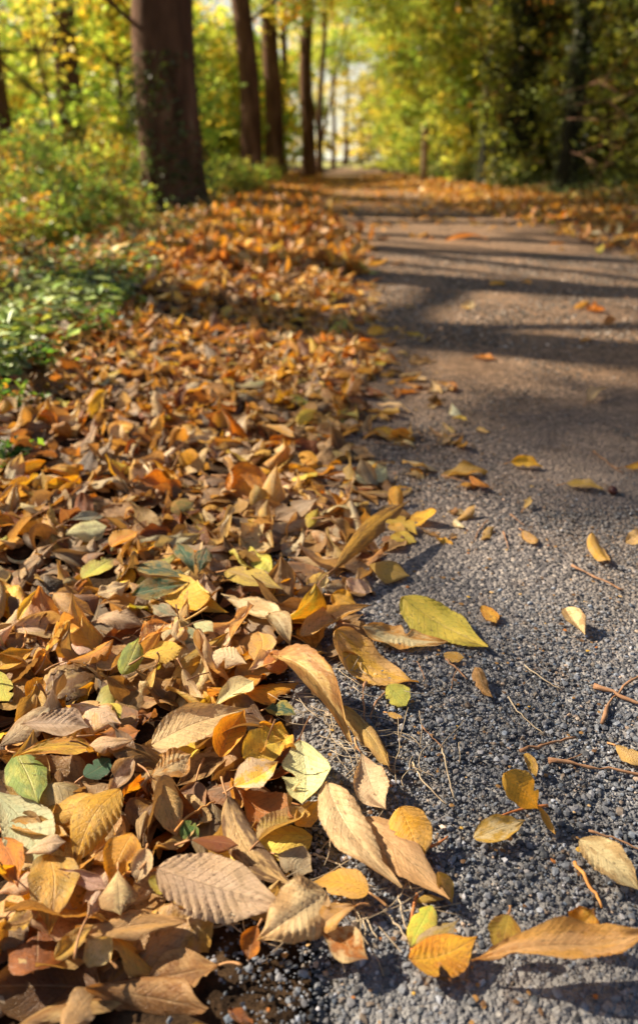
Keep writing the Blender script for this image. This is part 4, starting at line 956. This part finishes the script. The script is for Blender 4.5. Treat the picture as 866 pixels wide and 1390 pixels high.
def tree(name,label,x,y,r,height,lean=(0,0),blobs=(),n=4000,size=.12,pal=P_YG,group=None,limbs=4,ivy=0,ivyh=5.5,bark=None,flare=1.5,seed=1,cat='tree',fork=None,lowlimbs=(),clump=.22):
    if group==TR: x+=.7; y+=1.0; blobs=[(b[0]+.7,b[1]+1.0,*b[2:]) for b in blobs]; lowlimbs=[(a,b+.7,c+1.0,d,e) for a,b,c,d,e in lowlimbs]
    g=np.random.default_rng(seed); z0=float(ground_z(x,y))-.15; root=empty(name,(x,y,z0)); O=np.array([x,y,z0])
    tag(root,label,cat,group)
    k=18; t=np.linspace(0,1,k)**1.4; Z=t*height
    P=np.stack([x+lean[0]*Z+(.05+.13*min(r,.5))*np.sin(Z*.9+seed)*np.minimum(Z,3)/3,y+lean[1]*Z+.05*np.sin(Z*.5+seed*2)*np.minimum(Z,3)/3,z0+Z],-1)
    R=r*(1-.75*t)*(1+(flare-1)*np.exp(-Z/.35))
    bg=Bag(); v,f,u=tube(P,R,18 if r>.2 else 9,.035,seed); bg.add(v-O,f,u)
    for q in range(limbs):
        zz=height*g.uniform(.3,.9); b=np.array([np.interp(zz,Z,P[:,0]),np.interp(zz,Z,P[:,1]),z0+zz]); a=g.uniform(0,6.28); ln=height*g.uniform(.18,.35)
        e=b+np.array([math.cos(a),math.sin(a),.7])*ln; v,f,u=tube(bend_line(b,e,8,g.normal()*.12,.1,g),np.linspace(r*.35,.01,8),7); bg.add(v-O,f,u)
    for (zz,ex,ey,ez,rr) in lowlimbs:
        b=np.array([np.interp(zz,Z,P[:,0]),np.interp(zz,Z,P[:,1]),z0+zz]); v,f,u=tube(bend_line(b,(ex,ey,ez),9,g.normal()*.08,.06,g),np.linspace(rr,rr*.25,9),6); bg.add(v-O,f,u)
    bg.build('trunk',M_MOSSY_SHADED if group==TR else M_BARK,root)
    if blobs: cloud_obj('crown',g,[(b[0],b[1],b[2],b[3],b[4],b[5]) for b in blobs],n,size,pal,M_GREEN,root,O,clump=clump)
    if ivy:
        m=int(ivy); zz=g.uniform(0,min(height,ivyh),m)**1.05; a=g.uniform(0,6.28,m)
        rr=np.interp(zz,Z,R)+g.gamma(1.6,.035,m)*(1+.9*np.sin(3*a+2.2*zz+seed)*np.sin(1.9*zz+seed))+.015
        kk=np.sin(2*a+1.7*zz+seed)+.6*np.sin(3.1*zz-a)+g.normal(size=m)*.35>-.55; rr=np.where(kk,rr,np.interp(zz,Z,R)*.5)
        V,F,c=leaf_cloud(g,[(0,0,0,1,1,1)],m,.075,P_IVT,hang=1.0)
        cen=V.reshape(-1,4,3).mean(1); tgt=np.stack([np.interp(zz,Z,P[:,0])+rr*np.cos(a),np.interp(zz,Z,P[:,1])+rr*np.sin(a),z0+zz+.1],-1)
        V=(V.reshape(-1,4,3)+(tgt-cen)[:,None]).reshape(-1,3); uv=np.tile(np.array([[0,.5],[.5,1],[1,.5],[.5,0]]),(m,1))
        o=mesh_obj('ivy',V-O,F,M_IVY,root,uv,c,c,smooth=False)
    return root
T='trees along the left of the path'; TR='trees along the right of the path'; U='understorey trees behind the verge'
def cr(x,y,z,r,h=None): return (x,y,z,r,r,h or r*.7)
P_IVT=[tuple(v*.55 for v in c) for c in P_IV]  # ivy on trunks darkened, shade put into the leaf colour
M_MOSSY_SHADED = simple_material('mossy_shaded_bark', [(.3,(.012,.012,.007)),(.55,(.028,.026,.014)),(.75,(.05,.045,.025))], 5, .95, 1.0, 16, .1, (1,1,.22), bdist=.03)  # mossy bark with canopy shade put into its dark colour
# left of the path
tree('chestnut_tree','largest tree with a broad red-brown trunk standing over the leafy verge',-1.95,10.9,.44,13,(.035,0),[cr(-2.4,10.6,6.2,2.2,1.5),cr(-3.5,9.6,5.4,1.5,1.1),cr(-2,13,7.2,1.6,1.2)],5500,.16,P_YG,T,ivy=2600,ivyh=1.9,seed=3,flare=1.35,lowlimbs=[(2.1,-3.4,9.6,3.3,.035)])
tree('chestnut_tree','dark trunk in bright foliage left of the largest tree',-4.35,15.0,.22,14,(-.005,0),[cr(-4.5,15,7,2.2)],4000,.15,P_YG,T,seed=4,flare=1.4,lowlimbs=[(2.4,-6.5,14.5,2.3,.035),(3,-3.2,14,3.4,.03)])
tree('chestnut_tree','slim trunk half out of the picture at the far left of the wood',-5.65,15.3,.15,12,(-.04,0),[cr(-6.5,15,7,2.0)],3000,.15,P_YG,T,seed=5)
tree('chestnut_tree','leaning trunk standing first in the row beyond the largest tree',-1.6,20.0,.27,14,(-.035,0),[cr(-3,19,7.5,2.6),cr(-1.6,17.5,6.0,1.5)],6000,.17,P_YG,T,seed=6,lowlimbs=[(3.6,-.4,18.2,4.4,.04)])
tree('chestnut_tree','dark trunk close behind the leaning one with hanging orange leaves',-1.3,23.5,.27,14,(.01,0),[cr(-1.0,23,4.6,1.3,.9),cr(-2,24,7.5,2.2)],6500,.17,P_YG+[(.6,.25,.03)],T,seed=7)
tree('chestnut_tree','reddish trunk next to the bright gap at the path end',-.35,28,.24,14,(.0,0),[cr(-.8,28,7.5,2.6),cr(-.6,27,5.2,1.2)],8000,.18,P_YG,T,seed=8)
tree('maple_tree','thin pale trunk forking towards the gap in the trees',-.0,33,.13,11,(.03,0),[cr(.0,33,6.6,1.8),cr(.5,38,5.2,1.9,1.3),cr(-.6,36,4.2,1.2,.9)],8500,.16,P_YG,T,seed=9,lowlimbs=[(1.0,1.2,33,6,.07),(1.6,-1,33,6,.06)])
tree('chestnut_tree','thin dark trunk between the leaning tree and the reddish trunk',-1.3,31,.15,12,(.0,0),[cr(-2.5,31,7,2.5)],2600,.16,P_YG,T,seed=10)
# right of the path
tree('ivy_clad_tree','thick ivy-covered tree with the darkest trunk beside the path',3.45,16.5,.33,13,(0,0),[cr(4.2,17.3,6.0,2.4),cr(3.6,15.8,5.0,1.6),cr(2.6,17.3,6.5,1.8)],9000,.12,P_DK+P_GR,TR,ivy=11000,seed=13,lowlimbs=[(2.0,2.2,15,2.8,.03),(3,5,15.5,3.6,.05)])
tree('ivy_clad_tree','shorter ivy-wrapped stem with pale glossy leaves by the dead twigs',3.5,13.0,.17,6,(0,0),[cr(4.0,13,3.6,1.2)],3600,.10,P_DK,TR,ivy=5000,seed=14)
tree('ivy_clad_tree','dark trunk just behind the thickest ivy-covered tree',3.2,18.2,.2,12,(0,0),[cr(3.2,18,5.5,1.8)],5000,.13,P_DK+P_GR,TR,ivy=5000,seed=15)
tree('hornbeam_tree','bare slim straight stem standing alone beyond the dark trunks',3.6,22.5,.09,9,(0,0),[cr(3.3,22.5,5.6,1.8)],5000,.13,P_GR,TR,seed=16)
tree('hornbeam_tree','tree leaning over the path with a pale yellow-green spray',3.6,20.5,.16,11,(-.02,0),[cr(2.9,16.8,2.9,.75,.35),cr(3.2,20.5,5.5,2.3),cr(2.7,21,3.8,1.4)],8000,.13,P_GR+[(.30,.30,.04)],TR,seed=17,lowlimbs=[(2.4,2.4,16.6,2.8,.02)])
tree('hornbeam_tree','leafy tree with two dark stems near the far end of the path',3.5,27,.2,12,(.01,0),[cr(3.4,27,5.5,2.6),cr(2.9,26,3.2,1.5)],8000,.15,P_GR+P_YG[:2],TR,seed=18)
tree('hornbeam_tree','green tree hanging over the far end of the path',3.6,34,.22,13,(-.02,0),[cr(3.0,34,6.5,3),cr(3.2,33,3.5,1.8),cr(1.4,33,6.8,1.3,.9)],10000,.18,P_GR+P_YG[:3],TR,seed=19)
tree('hornbeam_tree','last green tree where the path bends out of sight',4.0,46,.22,13,(0,0),[cr(4,46,6.5,3.2),cr(3.6,45,3,2.2),cr(1.4,45,8.6,2.2,1.6)],10000,.22,P_GR+P_YG[:3],TR,seed=20)
tree('beech_tree','dark tree with brown autumn leaves at the right picture edge',6.0,12.8,.22,12,(0,0),[cr(5.6,12.8,4.2,1.9,2.2),cr(6.2,12,2.2,1.3,1.6),cr(5.0,14,5.5,1.6)],14000,.10,P_BR+P_DK+P_DK,TR,seed=21)
tree('beech_tree','brown and dark green tree filling the gap behind the dead twigs',5.2,16.2,.2,12,(0,0),[cr(5.2,16.2,3,1.8,2.5),cr(4.6,16,5.5,1.8)],12000,.12,P_DK+P_BR[:3],TR,seed=22)
tree('holly_tree','dense dark green tree behind the ivy-clad trunks',4.9,20,.2,10,(0,0),[cr(4.9,20,3.2,1.7,3.0),cr(4.4,22,5.8,2.2)],14000,.13,P_DK+P_GR,TR,seed=23)
tree('hornbeam_tree','tall green tree rising behind the weathered post',5.0,25.5,.22,12,(0,0),[cr(4.8,25.5,4.5,2.0,3.6),cr(4,28,7,2.5)],13000,.16,P_GR+P_DK,TR,seed=24)
# understorey on the left: many thin-stemmed hazels lit from behind
ul=[(-2.5,30,1.8,'low bright hazel between the reddish trunk and the dark one'),(-1.5,37,2.0,'light green hazel just left of the gap at the path end'),(-2.9,24.5,1.5,'low hazel between the leaning trunk and the dark one'),(-3.6,15.5,1.6,'yellow-green hazel just behind the largest trunk'),(-4.6,24.5,1.9,'bright hazel between the two biggest left trunks'),(-9.4,26.5,2.4,'leafy hazel behind the far left trunk'),
 (-4.2,21,2.0,'hazel glowing yellow behind the largest trunk'),(-10.5,24,2.8,'tall yellow hazel deep in the left wood'),(-7.4,27,2.8,'golden hazel behind the dark left trunk'),
 (-3.4,27,2.0,'yellow-green hazel filling the space beyond the leaning trunk'),(-5.5,33,3.0,'pale hazel far behind the leaning trunk'),(-4.6,40,2.6,'distant hazel left of the path end'),
 (-11,33,3.4,'large pale tree far back in the left wood'),(-4.2,49,2.6,'bright yellow tree at the left of the path end')]
for i,(x,y,r,l) in enumerate(ul):
    tree('hazel_tree',l,x,y,.07,r*2.4,(.02*(-1)**i,0),[cr(x,y,r*1.25,r,r*1.15),cr(x+r*.5,y-.3,r*.75,r*.6,r*.7),cr(x-r*.4,y+.4,r*2.1,r*.8,r*.8)],5200,.135+.003*y,P_YG,U,limbs=7,seed=60+i,flare=1.1,clump=.2)
tree('maple_tree','sapling with orange and green leaves left of the largest trunk',-3.9,12.6,.03,4.2,(-.06,0),[cr(-4.1,12.5,2.8,.7,.5),cr(-3.6,12.3,3.3,.6,.5)],600,.11,P_YG+[(.6,.22,.03)],U,limbs=6,seed=90,lowlimbs=[(1.5,-5.6,12,3.0,.02),(1.2,-5.2,12.2,1.6,.02)])
tree('maple_tree','sapling with slanting thin branches at the left picture edge',-6.2,14.5,.04,5,(.05,0),[cr(-6.1,14.0,3.2,1.0,.7)],700,.12,P_YG+[(.6,.22,.03)],U,limbs=7,seed=91,lowlimbs=[(2.5,-4.6,14,1.6,.02),(3.2,-4.2,14,4.2,.02)])
ur=[(5.0,10.6,1.3,'dark leafy hazel behind the lowest bare branches'),(6.2,15.5,2.0,'dark hazel filling the wood behind the dead twigs'),(4.9,17.6,1.6,'dark hazel between the ivy-covered trunks'),
 (4.6,23.2,1.7,'green hazel behind the weathered post'),(4.3,30,1.9,'mid-green hazel beside the far part of the path'),(4.6,38,2.4,'light green hazel near the bend of the path'),(7.5,24,3.2,'broad dark hazel deep in the right wood'),(5.6,33,2.8,'tall hazel deep behind the post')]
for i,(x,y,r,l) in enumerate(ur):
    tree('hazel_tree',l,x,y,.07,r*2.4,(.02*(-1)**i,0),[cr(x,y,r*1.0,r,r*1.1),cr(x+r*.5,y-.3,r*.6,r*.6,r*.6),cr(x-r*.3,y+.4,r*2.1,r*.9,r*.9)],13000,.11+.0022*y,(P_DK+P_GR[:3]) if y<22 else P_GR[1:3]+P_YG,'understorey trees on the right',limbs=7,seed=160+i,flare=1.1,clump=.2)
# closing the far end: sunlit bushes and a pale wood
tree('maple_tree','bright yellow tree closing the view at the path end',3.0,92,.3,12,(0,0),[cr(9,92,6,6,5),cr(-9,92,5,6,4),cr(2,96,2.2,6,1.2)],12000,.45,[(.68,.66,.22),(.60,.64,.20),(.74,.64,.22)],None,seed=95)
tree('maple_tree','airy yellow tree whose leaves hang in the bright gap',1.0,58,.16,13,(0,0),[cr(.6,58,8.5,3.2,3.4),cr(-1.0,57,4.6,1.8,1.6),cr(2.6,58,4.0,2.0,2.4)],5200,.26,[(.66,.66,.20),(.74,.66,.20),(.5,.6,.16)],None,seed=94,limbs=8,clump=.3)
for i,(x,y,r,l) in enumerate([(8,62,3.5,'yellow-green tree closing the bend of the path'),(-12,84,4,'pale green tree left of the bright far end'),(13,84,5,'tall pale tree far beyond the path end')]):
    tree('maple_tree',l,x,y,.2,10,(0,0),[cr(x,y,r*.9,r,r*.9),cr(x,y,r*2,r*.8,r*.8)],11000,.40,P_YG+[(.55,.50,.06)],None,seed=96+i)
g=np.random.default_rng(99)
bl=[(g.uniform(-34,-6),g.uniform(38,58),g.uniform(1,4.5),4,4,3.0) for _ in range(34)]
bl=[b for b in bl if b[1]<46 or b[0]<-18]
o=cloud_obj('woodland',g,bl,30000,.5,P_YG,M_GREEN,clump=.6); tag(o,'far sunlit wood on the left of the path',None,None,'stuff')
bl=[(g.uniform(7,40),g.uniform(18,70),g.uniform(1,8),4,4,4.5) for _ in range(30)]+[(g.uniform(5,9),g.uniform(48,70),g.uniform(1,9),3,3,4) for _ in range(10)]
o=cloud_obj('woodland',g,bl,60000,.50,P_DK+P_GR,M_GREEN,clump=.6); tag(o,'dark wood on the right of the path',None,None,'stuff')

# trees outside the picture on the left whose trunks and boughs throw the bands of shade across the path
SH=[(2.68,9,.22),(3.0,10.5,.14),(4.25,10.0,.33),(5.5,11.0,.24),(6.6,11.5,.26),(8.3,12,.30)]
for i,(q,d,r) in enumerate(SH):
    x,y=from_sun(q,d)
    tree('ash_tree','tree standing in the wood outside the picture that shades the path',x,y,r,15,(0,0),[cr(x,y,13.2,2.2)],2500,.14,P_YG,'wood outside the picture',limbs=5,seed=40+i,flare=1.2)
def shade_boughs(q,d,z,n,rad,seed,size=.10):
    x,y=from_sun(q,d); g=np.random.default_rng(seed)
    return cr(x,y,z,rad,rad*.6)
bs=[]
for (q,d,z,r) in ((2.05,13,7.6,.6),(1.7,15,8.6,.35),(2.5,14,8.4,.6),(3.2,13,7.8,.5),(6.2,13,7.5,.5),(7.4,13,7.5,.9),(5.0,15,8.8,.4),(4.0,17,9.9,.4),(3.0,17,9.9,.35),(8.8,12,7,1.),(3.6,16,9.3,.3)):
    x,y=from_sun(q,d); bs.append((x,y,z*1.26,r,r,r*.8))
x,y=from_sun(9.6,13)
tree('ash_tree','tall tree outside the picture with thin boughs reaching over the verge',x,y,.16,17,(0,0),bs,3800,.11,P_YG,'wood outside the picture',limbs=4,seed=50)

x,y=from_sun(1.85,20); bs=[(x,y,14.7,1.2,.45,.7),(x+.8,y+.1,14.2,.6,.3,.5)]
tree('ash_tree','tall tree outside the picture whose thin crown softens the light on the path',x-2.2,y+2.6,.12,16,(0,0),bs,520,.10,P_YG,'wood outside the picture',limbs=3,seed=51,clump=.12)

# ------------------------------------------------------------------ shrubs, ivy and plants on the verges
SHB=[(-2.3,8.6,.55,'green bramble at the foot of the largest trunk'),(-3.3,8.2,.8,'bramble with rusty leaves left of the largest trunk'),(-4.5,8.8,.9,'bramble thicket glowing green beneath the dark left trunk'),
 (-3.1,10.4,.9,'tall bramble just behind the rusty one'),(-5.6,10.2,1.0,'bramble thicket at the left picture edge'),(-4.4,11.6,1.0,'yellowish bush among the brambles'),
 (-2.4,6.9,.40,'low bramble at the front of the thicket'),(-3.6,7.1,.5,'low green bramble with a single orange leaf'),(-6.8,13,1.2,'tall green bush deep at the left of the wood'),
 (-1.5,13.5,.5,'small green bush right of the largest trunk'),(-1.75,16.5,.6,'low bush beneath the leaning trunk'),(-1.6,21,.6,'bright low bush beside the path beyond the leaning trunk')]
for i,(x,y,r,l) in enumerate(SHB):
    g=np.random.default_rng(200+i); z0=float(ground_z(x,y)); root=empty('bramble_bush',(x,y,z0)); tag(root,l,'bush','brambles on the left verge')
    O=np.array([x,y,z0]); cloud_obj('foliage',g,[(x,y,z0+r*.55,r*1.1,r,r*.65),(x+r*.5,y-r*.2,z0+r*.4,r*.7,r*.6,r*.5)],int(3600*r/.8),.065,P_SH,M_GREEN,root,O,clump=.10)
    bg=Bag()
    for k in range(16):
        a=g.uniform(0,6.28); e=O+np.array([math.cos(a)*r*.9,math.sin(a)*r*.9,r*g.uniform(.5,1.4)]); b=O+np.array([math.cos(a)*.1,math.sin(a)*.1,-.02])
        v,f,u=tube(bend_line(b,e,7,g.normal()*.2,.1,g),np.linspace(.006,.002,7),4); bg.add(v-O,f,u)
    bg.build('stems',M_TWIG,root)
SHR=[(3.35,17.0,.55,'ivy mound at the foot of the thickest ivy-covered tree'),(3.9,9.6,.55,'dark ivy bush below the dead twigs'),(4.4,8.4,.6,'green bush at the right picture edge'),
 (3.2,17.2,.5,'ivy bush beneath the bare slim stem'),(3.15,21.5,.6,'pale bush in front of the weathered post'),(3.0,26,.6,'low bush beyond the weathered post'),(3.0,31,.7,'bush bathed in light near the path end')]
for i,(x,y,r,l) in enumerate(SHR):
    x+=.75; g=np.random.default_rng(300+i); z0=float(ground_z(x,y)); root=empty('ivy_bush',(x,y,z0)); tag(root,l,'bush','bushes on the right verge'); O=np.array([x,y,z0])
    cloud_obj('foliage',g,[(x,y,z0+r*.4,r,r,r*.6)],int(3200*r/.6),.07,P_IV+P_GR,M_IVY,root,O,clump=.10)
    bg=Bag()
    for k in range(10):
        a=g.uniform(0,6.28); e=O+np.array([math.cos(a)*r*.8,math.sin(a)*r*.8,r*g.uniform(.5,1.2)])
        v,f,u=tube(bend_line(O,e,7,g.normal()*.2,.1,g),np.linspace(.006,.002,7),4); bg.add(v-O,f,u)
    bg.build('stems',M_TWIG,root)
# low ivy and herbs over the woodland floor
g=np.random.default_rng(400); n=30000
Y=2.0+g.random(n)**1.5*22; X=left_x(Y)+.08-g.gamma(1.4,.6,n)*np.clip(Y/4,.6,2.5); 
def flat_leaves(X,Y,z,size,pal,g,tilt=.4):
    n=len(X); V,F,c=leaf_cloud(g,[(0,0,0,1,1,1)],n,size,pal,hang=.2,nclump=max(20,n//20)); cen=V.reshape(-1,4,3).mean(1)
    tgt=np.stack([X,Y,ground_z(X,Y)+z],-1); V=(V.reshape(-1,4,3)-cen[:,None])*np.array([1,1,.7])+tgt[:,None]
    # clump sizes vary with position so that the cover is uneven
    return V.reshape(-1,3),F,c
f=np.sin(X*2.3+Y*.9)*np.sin(Y*1.7-X)+.5*np.sin(X*6+Y*4); k=g.random(n)<np.clip(.6+.5*f,.12,1); X,Y=X[k],Y[k]
V,F,c=flat_leaves(X,Y,.03+g.gamma(2,.03,len(X))*(.6+.4*np.sin(X*3)*np.sin(Y*2)),.06,P_IV+[(.24,.40,.08),(.40,.50,.12),(.30,.42,.09)],g)
uv=np.tile(np.array([[0,.5],[.5,1],[1,.5],[.5,0]]),(len(V)//4,1))
tag(mesh_obj('ivy_ground_cover',V,F,M_IVY,None,uv,c,c,smooth=False),'low dark ivy covering the woodland floor',None,None,'stuff')
n=9000; Y=3+g.random(n)**1.3*26; X=3.7+curve_x(Y)+g.gamma(1.6,.45,n)
V,F,c=flat_leaves(X,Y,.03+g.gamma(2,.035,n),.065,P_IV,g); uv=np.tile(np.array([[0,.5],[.5,1],[1,.5],[.5,0]]),(len(V)//4,1))
tag(mesh_obj('ivy_ground_cover',V,F,M_IVY,None,uv,c,c,smooth=False),'ivy creeping along the right verge',None,None,'stuff')
# young plants along the left rim of the carpet
PL=[((38,578),.10,'small bright green seedling at the left rim of the leaf carpet'),((130,470),.16,'seedling with pale green leaves in front of the sunlit leaf patch'),((205,395),.16,'light green seedling behind the sunlit leaf patch'),
 ((330,320),.20,'grassy green plant where the verge meets the brambles'),((60,520),.14,'leafy green weed beside the dark hollow'),((180,430),.12,'little green weed among bright leaves'),
 ((20,640),.07,'bluish green ivy sprig on the brown leaves'),((160,350),.18,'green weed in front of the low bramble'),((262,330),.16,'green weed between the verge and the largest trunk'),((420,300),.12,'small weed at the left edge of the path')]
for i,((px,py),h,l) in enumerate(PL):
    g=np.random.default_rng(500+i); p=at(px,py,0); x,y=p[0],p[1]; z0=float(ground_z(x,y)); root=empty('seedling',(x,y,z0)); tag(root,l,'plant','young plants on the left verge'); O=np.array([x,y,z0])
    bg=Bag(); lv=[]
    for k in range(9):
        a=g.uniform(0,6.28); e=O+np.array([math.cos(a)*h*.5,math.sin(a)*h*.5,h*g.uniform(.3,.8)]); P=bend_line(O,e,6,g.normal()*.2,.1,g)
        v,f,u=tube(P,np.linspace(.0025,.001,6),4); bg.add(v-O,f,u)
        for q in range(4): lv.append((*P[2+q],.02,.02,.02))
    bg.build('stems',M_STALK,root); cloud_obj('foliage',g,lv,70,.03,[(.10,.26,.04),(.16,.32,.05),(.06,.16,.04)],M_GREEN,root,O,clump=.012,nclump=36)
# dead twigs and bare branches hanging over the right verge
g=np.random.default_rng(600)
DT=[((760,126),(838,104),'topmost bare grey branch sticking out sideways at the right'),((780,141),(850,133),'second bare grey branch below the topmost'),
 ((770,160),(845,163),'bare branch crossing behind the ivy-wrapped stem'),((775,205),(812,222),'lowest short bare branch by the glossy ivy'),((800,262),(842,185),'curved orange-leaved stem rising from the right verge')]
for (a0,b0,l) in DT:
    a=at_y(*a0,10.2); b=at_y(*b0,9.6); bg=Bag()
    v,f,u=tube(bend_line(a,b,10,g.normal()*.04,.03,g),np.linspace(.0045,.002,10),6); bg.add(v,f,u,(1.2,1.2,1.3,1))
    for k in range(5):
        t=g.uniform(.2,.9); s=a+(b-a)*t; e=s+g.normal(size=3)*.2+(b-a)*.15; v,f,u=tube(bend_line(s,e,5,.05),np.linspace(.003,.0015,5),4); bg.add(v,f,u,(1.2,1.2,1.2,1))
    o=bg.build('bare_branch',M_TWIG,None,origin=a); tag(o,l,'branch','bare branches over the right verge')
fx=np.linspace(-45,45,40); fy=np.linspace(66,128,40)
fm=simple_material('meadow_grass',[(.3,(.36,.38,.11)),(.7,(.60,.56,.22))],1.5,.9,spec=.05)
tag(grid_sheet('meadow',fx,fy,lambda x,y: ground_z(x,y)+.02,fm),kind='structure')
# old post with cross rails half hidden in leaves
def post():
    p=at_y(575,242,24.0); x,y=p[0],p[1]; z0=float(ground_z(x,y)); root=empty('weathered_post',(x,y,z0)); tag(root,'weathered reddish-brown post half hidden in leaves on the right verge','post')
    def box(c,s): 
        V=np.array([[a,b,d] for a in(-.5,.5) for b in(-.5,.5) for d in(-.5,.5)])*s+c; F=np.array([[0,1,3,2],[4,6,7,5],[0,4,5,1],[2,3,7,6],[0,2,6,4],[1,5,7,3]]); return V,F
    bg=Bag(); V,F=box(np.array([0,0,.75]),np.array([.16,.16,1.5])); bg.add(V,F); bg.build('upright',M_POST,root,smooth=False)
    for k,z in enumerate((.95,1.15,1.35)):
        bg=Bag(); V,F=box(np.array([0,-.115,z]),np.array([.30,.028,.09])); bg.add(V,F); bg.build('rail',M_POST,root,smooth=False)
    bg=Bag(); V,F=box(np.array([0,0,1.53]),np.array([.27,.27,.05])); bg.add(V,F); bg.build('post_cap',M_POST,root,smooth=False)
post()

# ------------------------------------------------------------------ light, sky, camera
w=D.worlds.new('World'); sc.world=w; w.use_nodes=True; nt=w.node_tree; nt.nodes.clear()
sky=nt.nodes.new('ShaderNodeTexSky'); sky.sky_type='NISHITA'; sky.sun_disc=False; sky.sun_elevation=EL; sky.sun_rotation=-AZ; sky.air_density=1.0; sky.dust_density=2.0; sky.ozone_density=1.5
bgn=nt.nodes.new('ShaderNodeBackground'); bgn.inputs[1].default_value=SKY_STR; ow=nt.nodes.new('ShaderNodeOutputWorld')
tcw=nt.nodes.new('ShaderNodeTexCoord'); sxw=nt.nodes.new('ShaderNodeSeparateXYZ'); nt.links.new(tcw.outputs['Generated'],sxw.inputs[0])
hz=M(nt,'SUBTRACT',1.0,M(nt,'DIVIDE',sxw.outputs[2],.30),clamp=True)        # pale glow added low in the sky to whiten the gaps
nt.links.new(MIX(nt,hz,sky.outputs[0],(9.5,8.9,6.6)),bgn.inputs[0]); nt.links.new(bgn.outputs[0],ow.inputs[0])
sl=D.lights.new('sun','SUN'); sl.energy=SUN_STR; sl.angle=math.radians(.53); sl.color=(1,.875,.665)
so=D.objects.new('sun',sl); C.objects.link(so)
sd=Vector((SUNH[0]*math.cos(EL),SUNH[1]*math.cos(EL),math.sin(EL))); so.rotation_euler=sd.to_track_quat('Z','Y').to_euler(); so.location=(-10,8,12)
cd=D.cameras.new('camera'); cam=D.objects.new('camera',cd); C.objects.link(cam); sc.camera=cam
cam.location=(0,0,H0); cam.rotation_euler=(math.pi/2-PITCH,0,0)
cd.sensor_fit='HORIZONTAL'; cd.sensor_width=14.99; cd.lens=14.99*FPX/866; cd.shift_y=-45/866
cd.clip_start=.02; cd.clip_end=2000
cd.dof.use_dof=True; cd.dof.focus_distance=FOCUS; cd.dof.aperture_fstop=FSTOP
sc.view_settings.view_transform='Standard'; sc.view_settings.look='None'; sc.view_settings.gamma=1; sc.view_settings.use_curve_mapping=False
sc.view_settings.exposure=EXPO
sc.cycles.max_bounces=7; sc.cycles.diffuse_bounces=3; sc.cycles.glossy_bounces=2; sc.cycles.transmission_bounces=4; sc.cycles.use_denoising=True
sc.cycles.sample_clamp_indirect=6
